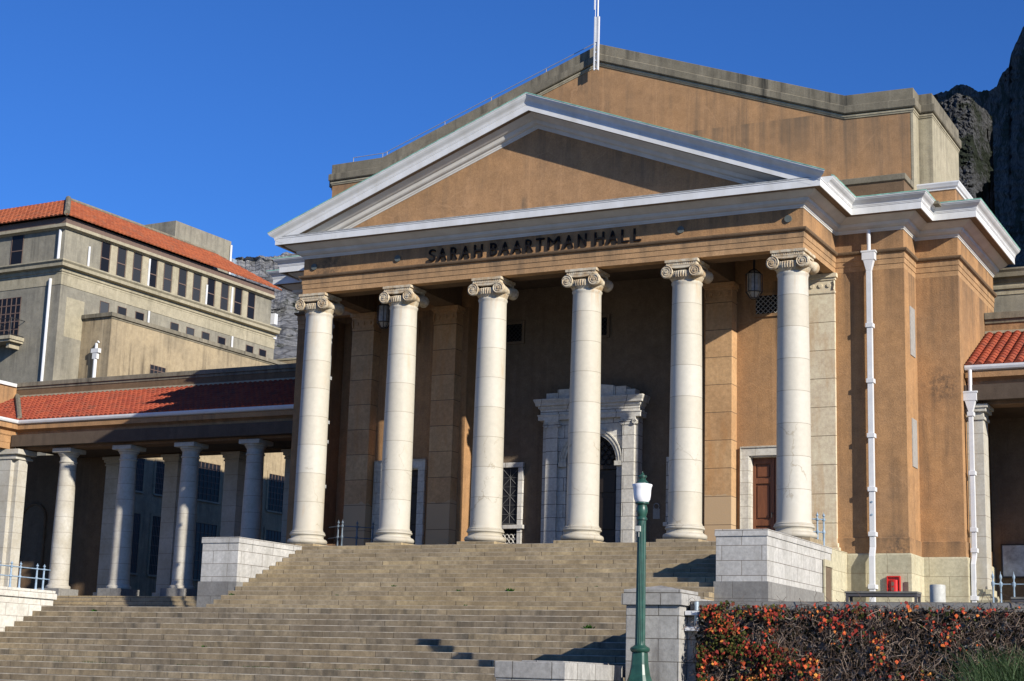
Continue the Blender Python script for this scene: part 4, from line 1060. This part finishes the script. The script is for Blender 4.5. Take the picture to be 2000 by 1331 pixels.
m = M(); m.fr(Q0, U, V, Wz, 20.6, 27, -1.5, 4, ZL, 17.0); m.obj('wall', 'rear_beige', B2)
m = M(); m.fr(Q0, U, V, Wz, 20.55, 27, -1.55, 4, 17.0, 17.12); m.obj('coping', 'rear_trim', B2)
for a, w_, z0_, h_ in ((8.3, 2.2, 6.0, 2.3), (15.4, 1.95, 6.05, 2.35), (2.8, .8, 5.9, 1.9), (4.65, .85, 5.9, 1.9), (8.3, 2.2, 1.2, 3.4), (15.4, 1.95, 1.2, 3.6), (2.8, .8, 1.2, 3.4), (4.65, .85, 1.2, 3.4)):
    g = window(Q0+U*a, U, NR, w_, h_, z0_, nx=6, nz=6, bars=.02, parent=AN)
    m = M()
    m.fr(Q0+U*a, U, NR, Wz, -.16, 0, 0, .06, z0_, z0_+h_+.16); m.fr(Q0+U*a, U, NR, Wz, w_, w_+.16, 0, .06, z0_, z0_+h_+.16); m.fr(Q0+U*a, U, NR, Wz, 0, w_, 0, .06, z0_+h_, z0_+h_+.16)
    m.obj('window_surround', 'rear_beige', g)
RR = thing('rear_shade_block', 'plain unseen block added behind the hall to shade the annex', 'building', (-2, 30, ZL))  # out of view; added and sized to shade the annex's lower wall
m = M(); m.box(-12, 10, 17.5, 45, ZL, 16.2); m.obj('wall', 'rear_beige', RR)
m = M(); m.box(-12.1, 10.1, 17.4, 45.1, 16.2, 16.45); m.obj('coping', 'coping_grey', RR)

# ================================================================== FOREGROUND STONEWORK
PR = thing('end_pier', 'weathered grey stone pier with stepped cap behind the green lamp post', 'pier', (18, -12.2, -5.2))
m = M(); m.box(17.37, 18.70, -12.48, -11.45, -5.2, -2.46); m.obj('pier_shaft', 'stone_pier', PR, bevel=.015)
m = M(); m.box(17.28, 18.78, -12.56, -11.36, -2.458, -2.20); m.box(17.32, 18.74, -12.52, -11.40, -2.198, -2.10)
pv = [(17.36, -12.48), (18.70, -12.48), (18.70, -11.44), (17.36, -11.44)]
m.add([(x, y, -2.10) for x, y in pv]+[(18.03, -11.96, -1.98)], [(0,1,4), (1,2,4), (2,3,4), (3,0,4)])
m.obj('pier_cap', 'stone_pier', PR, bevel=.01)
FW = tag((lambda m: m.box(17.40, 18.40, -11.35, -5.0, -5.2, -2.19).obj('flank_wall', 'stone_pier', None, bevel=.02))(M()), 'low stone flank wall running back from the grey pier to the right pedestal', 'wall')
LFW = thing('flank_wall', 'white stone flank wall with coping beside the left end of the lower steps', 'wall', (-5.5, -9, -5.2))
m = M(); m.box(-6.0, -4.86, -16, -7.05, -5.2, -2.14); m.obj('wall', 'stone_white', LFW, bevel=.012)
m = M(); m.box(-6.1, -4.78, -16, -6.98, -2.138, -1.96); m.box(-6.05, -4.82, -16, -7.02, -1.958, -1.86); m.obj('coping', 'stone_white', LFW, bevel=.015)
LP = thing('low_pedestal', 'low flat stone block at the foot of the steps beside the lamp', 'pedestal', (15.7, -12.5, -5.2))
m = M(); m.box(15.58, 17.26, -15.5, -11.75, -5.2, -3.85-.36); m.obj('base_course', 'stone_pier', LP, bevel=.015)
m = M(); m.box(15.56, 17.28, -15.53, -11.72, -4.208, -3.85); m.box(15.85, 16.9, -14.8, -12.3, -3.849, -3.81); m.obj('cap_slab', 'stone_pier', LP, bevel=.02)
# ---- terrace wall
TW = thing('terrace_wall', 'long low retaining wall with flat coping covered by red creeper', 'wall', (26, -11.9, -5.2))
m = M(); m.box(18.71, 45, -12.0, -11.7, -5.2, -2.55); m.obj('wall', 'stone_pier', TW)
m = M(); m.box(18.80, 45, -12.08, -11.62, -2.548, -2.34); m.obj('coping', 'stone_footing', TW, bevel=.02)
M().box(18.8, 45, -14.5, -12.002, -5.2, -4.5).obj('flower_bed', 'soil', kind='structure')
# galvanised pipe with brackets
GP = thing('standpipe', 'short galvanised pipe clamped to the corner between pier and creeper', 'pipe', (19.0, -12.12, -3))
m = M(); m.tube([(18.98, -12.14, -2.98), (18.98, -12.14, -2.36)], .055, 12); m.obj('pipe', 'galvanised', GP, smooth=True)
for z in (-2.62, -2.98):
    m = M(); m.box(18.72, 19.05, -12.22, -12.06, z-.05, z+.05); m.obj('clamp', 'white_metal', GP, bevel=.01)
m = M(); m.tube([(19.1, -12.25, -4.33), (30, -12.25, -4.33)], .02, 6)
for k in range(6): m.tube([(19.3+2*k, -12.25, -4.5), (19.3+2*k, -12.25, -4.33)], .018, 6)
tag(m.obj('bed_rail', 'dark_iron'), 'thin dark metal rail low along the flower bed under the creeper', 'rail')

# ================================================================== LAMP
lx, ly = 17.95, -13.0
ST = thing('street_lamp', 'green fluted iron lamp post with white globe in front of the stone pier', 'street lamp', (lx, ly, -4.82))
# square flared foot
m = M()
lv = [(-4.82, .36), (-4.62, .36), (-4.60, .33), (-4.30, .27), (-4.05, .20), (-3.82, .165), (-3.62, .155), (-3.55, .15)]
vs = []; n = 4
for z, hw_ in lv:
    c_ = hw_*.72
    for a, b in ((-hw_, -c_), (-c_, -hw_), (c_, -hw_), (hw_, -c_), (hw_, c_), (c_, hw_), (-c_, hw_), (-hw_, c_)): vs.append((lx+a, ly+b, z))
fs = [(k*8+i, k*8+(i+1) % 8, (k+1)*8+(i+1) % 8, (k+1)*8+i) for k in range(len(lv)-1) for i in range(8)]+[tuple(range(8)), tuple((len(lv)-1)*8+i for i in range(8))]
m.add(vs, fs); lb = m.obj('lamp_base', 'green_paint', ST, bevel=.008)
m = M(); m.lathe([(.15, -3.56), (.20, -3.54), (.225, -3.50), (.225, -3.46), (.19, -3.43), (.15, -3.41), (.135, -3.39)], lx, ly, 24); m.obj('collar', 'green_paint', lb, smooth=True)
m = M(); vs = []; nn = 48; zs_ = [-3.40, -3.3, -2, -.7, -.54]
for zi, z in enumerate(zs_):
    rb = .118-.022*(z+3.4)/3.07
    for i in range(nn):
        a = 2*math.pi*i/nn; r = rb*(1-(.085 if i % 3 == 0 and 0 < zi < 4 else 0)); vs.append((lx+r*math.cos(a), ly+r*math.sin(a), z))
fs = [(k*nn+i, k*nn+(i+1) % nn, (k+1)*nn+(i+1) % nn, (k+1)*nn+i) for k in range(len(zs_)-1) for i in range(nn)]
m.add(vs, fs); m.obj('lamp_shaft', 'green_paint', ST)
m = M(); m.lathe([(.10, -0.570), (.125, -0.550), (.125, -0.510), (.10, -0.480), (.115, -0.430), (.135, -0.350), (.125, -0.260), (.105, -0.210), (.16, -0.180), (.16, -0.150), (.10, -0.140)], lx, ly, 28); m.obj('lamp_neck', 'green_paint', ST, smooth=True)
s = NB('globe_glass'); s.done((.80,.80,.82), .25, .5)
m = M(); m.lathe([(.10, -0.155), (.15, -0.140), (.185, -0.080), (.20, 0.010), (.205, 0.120), (.215, 0.190), (.235, 0.245), (.232, 0.265), (.15, 0.290), (.05, 0.300)], lx, ly, 36); m.obj('globe', 'globe_glass', ST, smooth=True)
m = M(); m.lathe([(.150, 0.270), (.152, 0.290), (.135, 0.320), (.10, 0.360), (.075, 0.390), (.085, 0.420), (.11, 0.440), (.10, 0.470), (.05, 0.490), (.03, 0.510), (.035, 0.530), (.012, 0.545), (.006, 0.575)], lx, ly, 28); m.obj('lamp_cap', 'green_paint', ST, smooth=True)
m = M(); m.box(lx-.10, lx+.02, ly-.15, ly-.09, -.83, -.70); m.tube([(lx-.02, ly-.12, -.95), (lx-.02, ly-.12, -.83)], .01, 5); m.obj('sensor_box', 'bin_white', ST, bevel=.006)

# ================================================================== SMALL THINGS ON THE TERRACE
def bench(x0, x1, y, lab):
    B = thing('bench', lab, 'bench', ((x0+x1)/2, y, ZL), 'low benches on the terrace')
    M().box(x0, x1, y-.22, y+.22, -1.96, -1.91).obj('seat', 'ground_paving', B, bevel=.006)
    m = M(); m.box(x0+.01, x1-.01, y-.20, y+.20, -2.03, -1.962); m.obj('seat_frame', 'bench_grey', B, bevel=.006)
    for xx in (x0+.02, x1-.08):
        for yy in (y-.20, y+.14): M().box(xx, xx+.06, yy, yy+.06, ZL-.02, -2.032).obj('leg', 'bench_grey', B)
    return B
bench(21.5, 23.25, -8.55, 'low dark metal bench on the terrace in front of the red box')
bench(25.0, 26.75, -6.4, 'low dark bench at the right edge in front of the right arcade')
m = M(); m.lathe([(.195, ZL), (.20, ZL+.02), (.20, -1.52), (.19, -1.50), (.165, -1.50), (.165, -1.8)], 22.82, -4.75, 32); bn = tag(m.obj('concrete_bin', 'bin_white', smooth=True), 'round pale concrete bin standing on the terrace against the stone base', 'bin')
m = M(); m.box(19.55, 19.97, 2.90, 2.948, -1.26, -.74); rb_ = m.obj('fire_box', 'red_plastic', bevel=.02); tag(rb_, 'red wall box fixed to the stone base behind the bench', 'wall box')
m = M()
for a in (19.55, 19.93): m.box(a, a+.04, 2.84, 2.898, -1.26, -.74)
m.box(19.59, 19.93, 2.84, 2.898, -.78, -.74); m.box(19.59, 19.93, 2.84, 2.898, -1.26, -1.22); m.obj('box_rim', 'red_plastic', rb_, bevel=.008)
m = M(); vs = []
for k in range(9):
    a = math.pi*k/8
    for z in (-1.22, -.86): vs.append((19.78-.12*math.cos(a), 2.898-.10*math.sin(a), z))
m.add(vs, [(2*k, 2*k+2, 2*k+3, 2*k+1) for k in range(8)]); m.obj('box_drum', 'red_plastic', rb_, smooth=True)
m = M(); m.box(19.71, 19.79, 2.785, 2.80, -1.04, -.93); m.box(19.71, 19.79, 2.785, 2.80, -1.19, -1.10); m.obj('box_window', 'window_frame', rb_)
m = M(); m.box(20.07, 20.20, 2.925, 2.948, -1.25, -.92); tag(m.obj('vent_plate', 'window_frame'), 'small brown metal vent plate on the stone base right of the red box', 'vent')
FP = thing('flagpole', 'white lattice flagpole bracket with thin mast at the apex of the hall gable', 'flagpole', (8.75, 4.2, 17.9))
m = M()
for dx in (-.07, .07): m.box(CX+dx-.025, CX+dx+.025, 4.16, 4.24, 17.81, 19.90)
for dx in (-.07, .07): m.box(CX+dx-.022, CX+dx+.022, 4.14, 4.158, 17.81, 19.9)
zz = 17.85
for k in range(4): m.box(CX-.07, CX+.07, 4.17, 4.23, zz, zz+.05); (m.tube([(CX-.07, 4.2, zz+.05), (CX+.07, 4.2, zz+.32)], .018, 4) if k % 2 else m.tube([(CX+.07, 4.2, zz+.05), (CX-.07, 4.2, zz+.32)], .018, 4)); zz += .32
m.box(CX-.05, CX+.05, 4.15, 4.22, 18.9, 19.88)
m.obj('bracket', 'white_metal', FP)
m = M(); m.tube([(CX+.02, 4.2, 19.6), (CX+.02, 4.2, 26.5)], .032, 10); m.tube([(CX-.12, 4.2, 20.2), (CX-.12, 4.2, 20.6)], .02, 5); m.tube([(CX-.08, 4.2, 19.9), (CX-.06, 4.2, 26)], .01, 4); m.obj('mast', 'white_metal', FP)

# ================================================================== CREEPER
rnd = random.Random(11)
IV = thing('red_creeper', 'mass of bare twigs and red autumn leaves covering the terrace wall', 'creeper', (24, -12.2, -4.5))
XA, XB, ZT, ZBt = 18.95, 30.5, -2.46, -4.5
m = M()
for k in range(8200):
    x = XA+(XB-XA)*rnd.random(); z = ZT+.06-(ZT-ZBt)*rnd.random()**1.1
    y = -12.06-.28*rnd.random()*min(1, .4+(ZT-z))
    p = Vector((x, y, z)); pts = [p]; a = Vector((rnd.gauss(0, .5), rnd.gauss(0, .25), -.55+rnd.gauss(0, .6)))
    for j in range(rnd.randint(2, 4)):
        a = (a+Vector((rnd.gauss(0, .45), rnd.gauss(0, .3), rnd.gauss(-.1, .35)))).normalized(); p = p+a*rnd.uniform(.06, .16)
        p.y = min(-12.05, max(-12.48, p.y)); pts.append(p.copy())
    m.tube(pts, rnd.uniform(.003, .007), 3, tone=min(1, max(0, rnd.gauss(.45, .3))))
m.obj('twigs', 'ivy_twig', IV)
m = M()
def leaf(m, p, s_, tone, nrm):
    n_ = nrm.normalized(); a = n_.cross(Vector((0, 0, 1))+Vector((rnd.gauss(0, .4), 0, 0))).normalized(); b = n_.cross(a)
    pts = [p-b*s_*.6, p+a*s_*.55-b*s_*.15, p+a*s_*.28+b*s_*.35, p+b*s_*.75+n_*s_*.1, p-a*s_*.28+b*s_*.35, p-a*s_*.55-b*s_*.15]
    m.add(pts, [(0, 1, 2, 3), (0, 3, 4, 5)], tone)
for k in range(26000):
    x = XA+.20+(XB-XA)*rnd.random()**1.25; z = ZT+.10-(ZT-ZBt)*rnd.random()
    fx = (x-XA)
    cl = noise.noise(Vector((x*1.7, 3.3, z*1.9)))+.6*noise.noise(Vector((x*4.5, 1.3, z*4.5)))
    base = .72 if fx < 1.0 else .50 if fx < 2.2 else .24 if fx < 4.5 else .15 if fx < 6.2 else .08
    dens = base*max(0, (.42 if fx < 2 else .06)+2.4*cl)
    if z > ZT-.28: dens = max(dens, .17*(1 if fx < 3.5 else .55 if fx < 7 else .2)*(.5+1.2*noise.noise(Vector((x*3, 0, 7)))+.3))
    if z > ZT+.02 and noise.noise(Vector((x*2.3, 5, 1))) < .05: continue
    if rnd.random() > dens: continue
    y = -12.14-.42*rnd.random()*min(1, .5+(ZT-z+.1))
    c2 = noise.noise(Vector((x*1.3+9, 2, z*1.3)))
    r = rnd.random(); gp = (.55 if fx < 1.3 else .30 if fx < 2.6 else .15)*(1.3 if c2 < 0 else .7)
    if r < gp: tone = rnd.uniform(.16, .46)
    elif r < gp+.22: tone = rnd.uniform(.48, .62)
    else: tone = min(1, max(.5, rnd.gauss(.76+.3*c2, .10)))
    leaf(m, Vector((x, y, z)), rnd.uniform(.028, .062)+(.035 if rnd.random() < .2 else 0), tone, Vector((rnd.gauss(.3, .6), -1, rnd.gauss(.3, .5))))
m.obj('leaves', 'ivy_leaf', IV)
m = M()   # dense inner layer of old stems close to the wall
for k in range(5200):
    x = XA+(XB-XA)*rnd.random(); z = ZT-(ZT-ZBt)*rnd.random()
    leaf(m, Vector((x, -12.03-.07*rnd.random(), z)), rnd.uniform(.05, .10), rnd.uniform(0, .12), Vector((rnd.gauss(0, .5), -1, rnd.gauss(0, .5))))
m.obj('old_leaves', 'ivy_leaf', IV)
# reeds lower right
m = M()
for k in range(1500):
    x = 25.0+3.2*rnd.random()**.8; y = -13.5+.9*rnd.random(); p = Vector((x, y, -4.5))
    env = 1.3*min(1, max(.35, (x-24.75)/.8)); h_ = env*rnd.uniform(.6, 1.2); lean = Vector((rnd.gauss(-.12, .32), rnd.gauss(-.1, .2), 1)).normalized()
    w_ = rnd.uniform(.007, .014); pts = []
    for j in range(5):
        t = j/4; q = p+lean*h_*t+Vector((lean.x, lean.y, -.25))*h_*.5*t*t*t; ww = w_*(1-t*.9); pts += [q-Vector((ww, 0, 0)), q+Vector((ww, 0, 0))]
    m.add(pts, [(0,1,3,2), (2,3,5,4), (4,5,7,6), (6,7,9,8)], rnd.random())
tag(m.obj('reed_clump', 'reed'), 'clump of upright green reedy grass at the lower right corner', 'plant')

# ================================================================== WEEDS
def onstep(px, py):
    r = ray(px, py)
    for i in range(N1):
        y = Y1-i*T1; t = (y-CAM.y)/r.y; P = CAM+r*t
        if -H1*(i+1)-.02 <= P.z <= -H1*i+.01 and X0 < P.x < X1: return Vector((P.x, y-.015, -H1*(i+1)))
    for i in range(N2):
        y = Y2-i*T2; t = (y-CAM.y)/r.y; P = CAM+r*t
        if ZL-H2*(i+1)-.02 <= P.z <= ZL-H2*i+.01: return Vector((P.x, y-.015, ZL-H2*(i+1)))
    return None
weeds = [(454, 1157, .10, 'small leafy weed at the foot of the left pedestal block'), (659, 1158, .07, 'small weed in the upper steps left of centre'), (770, 1142, .09, 'low weed tuft in the upper steps below the second column'),
 (897, 1150, .09, 'spreading weed low in the upper steps below the third column'), (998, 1151, .14, 'largest dark weed tuft in the middle of the upper steps'), (910, 1180, .07, 'bright weed in the last riser of the upper steps'),
 (1150, 1223, .16, 'straggly weed on the lower steps left of the pier shadow'), (184, 1193, .12, 'bright green weed on the top riser of the lower steps at left'), (1326, 1074, .07, 'tiny weed near the top of the upper steps at right'),
 (1128, 1127, .06, 'tiny weed in the upper steps just left of the lamp post'), (1165, 1145, .06, 'tiny weed in the upper steps behind the lamp post edge'), (400, 1263, .08, 'small green weed low on the lower steps at left')]
for px, py, sz, lab in weeds:
    P = onstep(px, py)
    if P is None: continue
    m = M()
    for k in range(26):
        a = rnd.uniform(0, math.pi); d = Vector((math.cos(a), -rnd.uniform(.1, .5), rnd.uniform(.25, 1))).normalized(); L_ = sz*rnd.uniform(.5, 1.1); w_ = sz*.13
        s_ = Vector((d.z, 0, -d.x)).normalized()*w_; q = P+Vector((rnd.gauss(0, sz*.35), 0, 0.0))
        m.add([q, q+d*L_*.5+s_, q+d*L_, q+d*L_*.5-s_], [(0, 1, 2, 3)], rnd.random())
    o = m.obj('step_weed', 'weed'); tag(o, lab, 'weed', 'weeds growing in the joints of the steps')

# ================================================================== MOUNTAINS
def mountain_mesh(name, mat, sky_pts, py_bot, dist_fn, nx=150, ny=110, rough=18, seed=0, right=None):
    def sil(px):
        for (a, b), (c, d) in zip(sky_pts, sky_pts[1:]):
            if a <= px <= c: return b+(d-b)*(px-a)/(c-a)
        return sky_pts[-1][1]
    xa, xb = sky_pts[0][0], sky_pts[-1][0]; vs = []; 
    for j in range(ny+1):
        for i in range(nx+1):
            px = xa+((right(j/ny) if right else xb)-xa)*i/nx; top = sil(px)+6*noise.noise(Vector((px*.05, seed, 0)))+3*noise.noise(Vector((px*.2, seed, 0)))
            t = j/ny; py = top+(py_bot-top)*t
            r = ray(px, py); r = r/math.hypot(r.x, r.y); D = dist_fn(px, py, t)
            base = CAM+r*D
            nz = noise.multi_fractal(Vector((base.x*.006, base.y*.006, base.z*.010+seed)), 1.0, 2.1, 6, noise_basis='PERLIN_NEW')
            rd = noise.noise(Vector((base.x*.03, base.y*.03, base.z*.03)))
            D2 = D+rough*(nz-1)*2+rough*.5*rd
            vs.append(tuple(CAM+r*D2))
    fs = [(j*(nx+1)+i, j*(nx+1)+i+1, (j+1)*(nx+1)+i+1, (j+1)*(nx+1)+i) for j in range(ny) for i in range(nx)]
    # a rear slope so the ridge has thickness
    n0 = len(vs)
    for i in range(nx+1):
        p = Vector(vs[i]); q = Vector((p.x-CAM.x, p.y-CAM.y, 0)).normalized()*600; vs.append((p.x+q.x, p.y+q.y, p.z-300))
    fs += [(i, n0+i, n0+i+1, i+1) for i in range(nx)]
    m = M(); m.add(vs, fs); m.tone = []
    return m.obj(name, mat, kind='structure')
mountain_mesh('mountain_cliff', 'mountain_rock', [(60, 620), (220, 580), (380, 530), (440, 508), (470, 503), (540, 501), (560, 492), (600, 500), (700, 520), (850, 545), (1050, 600)], 760, lambda px, py, t: 1500-420*t, 400, 120, 26, 3)
BN = [(-100, 1948), (178, 1946), (229, 1937), (269, 1928), (317, 1937), (344, 1934), (364, 1916), (420, 1905), (520, 1890), (800, 1860)]
def bnd(py):
    for (a, b), (c, d) in zip(BN, BN[1:]):
        if a <= py <= c: return b+(d-b)*(py-a)/(c-a)
    return 1860
def spur_d(px, py, t):
    led = noise.noise(Vector((px*.03, py*.11, 5)))
    return 1500+2.3*(1946-min(px, 2180))-.4*max(0, px-2180)+16*led
mountain_mesh('mountain_spur', 'mountain_dark', [(1740, 230), (1825, 186), (1850, 176), (1880, 165), (1910, 176), (1928, 178), (1946, 171), (1958, 142), (1970, 133), (1974, 108), (1984, 85), (1998, 54), (2040, 0), (2120, -60), (2260, -90), (2500, -40)], 800, spur_d, 420, 200, 11, 8)
def hill_right(t):
    py = 225+(760-225)*t
    return bnd(py)+12*noise.noise(Vector((py*.04, 0, 0)))+7*noise.noise(Vector((py*.16, 4, 0)))
def hill_d(px, py, t):
    return 900-330*t+max(0, px-1900)*1.5+5*noise.noise(Vector((px*.12, py*.16, 2)))+3*noise.noise(Vector((px*.4, py*.45, 7)))
mountain_mesh('mountain_slope', 'mountain_scrub', [(1050, 560), (1250, 470), (1450, 370), (1620, 300), (1740, 250), (1820, 212), (1836, 201), (1856, 190), (1872, 184), (1895, 190), (1912, 203), (1925, 216), (1960, 250)], 800, hill_d, 520, 260, 3.5, 8, hill_right)

# moss and grass along the wide lower tread
m = M(); yb = Y2-9*T2-.02; zb = ZL-10*H2
for k in range(1500):
    x = -4.8+19.5*rnd.random()
    if noise.noise(Vector((x*.9, 0, 3))) < .02: continue
    hh = rnd.uniform(.015, .05)*(1+1.2*max(0, noise.noise(Vector((x*2.1, 8, 3))))); q = Vector((x, yb-.04*rnd.random(), zb)); dx = rnd.gauss(0, .02)
    m.add([q-Vector((.008, 0, 0)), q+Vector((.008, 0, 0)), q+Vector((dx, -.02, hh))], [(0, 1, 2)], rnd.random())
m.obj('moss', 'weed', kind='stuff')
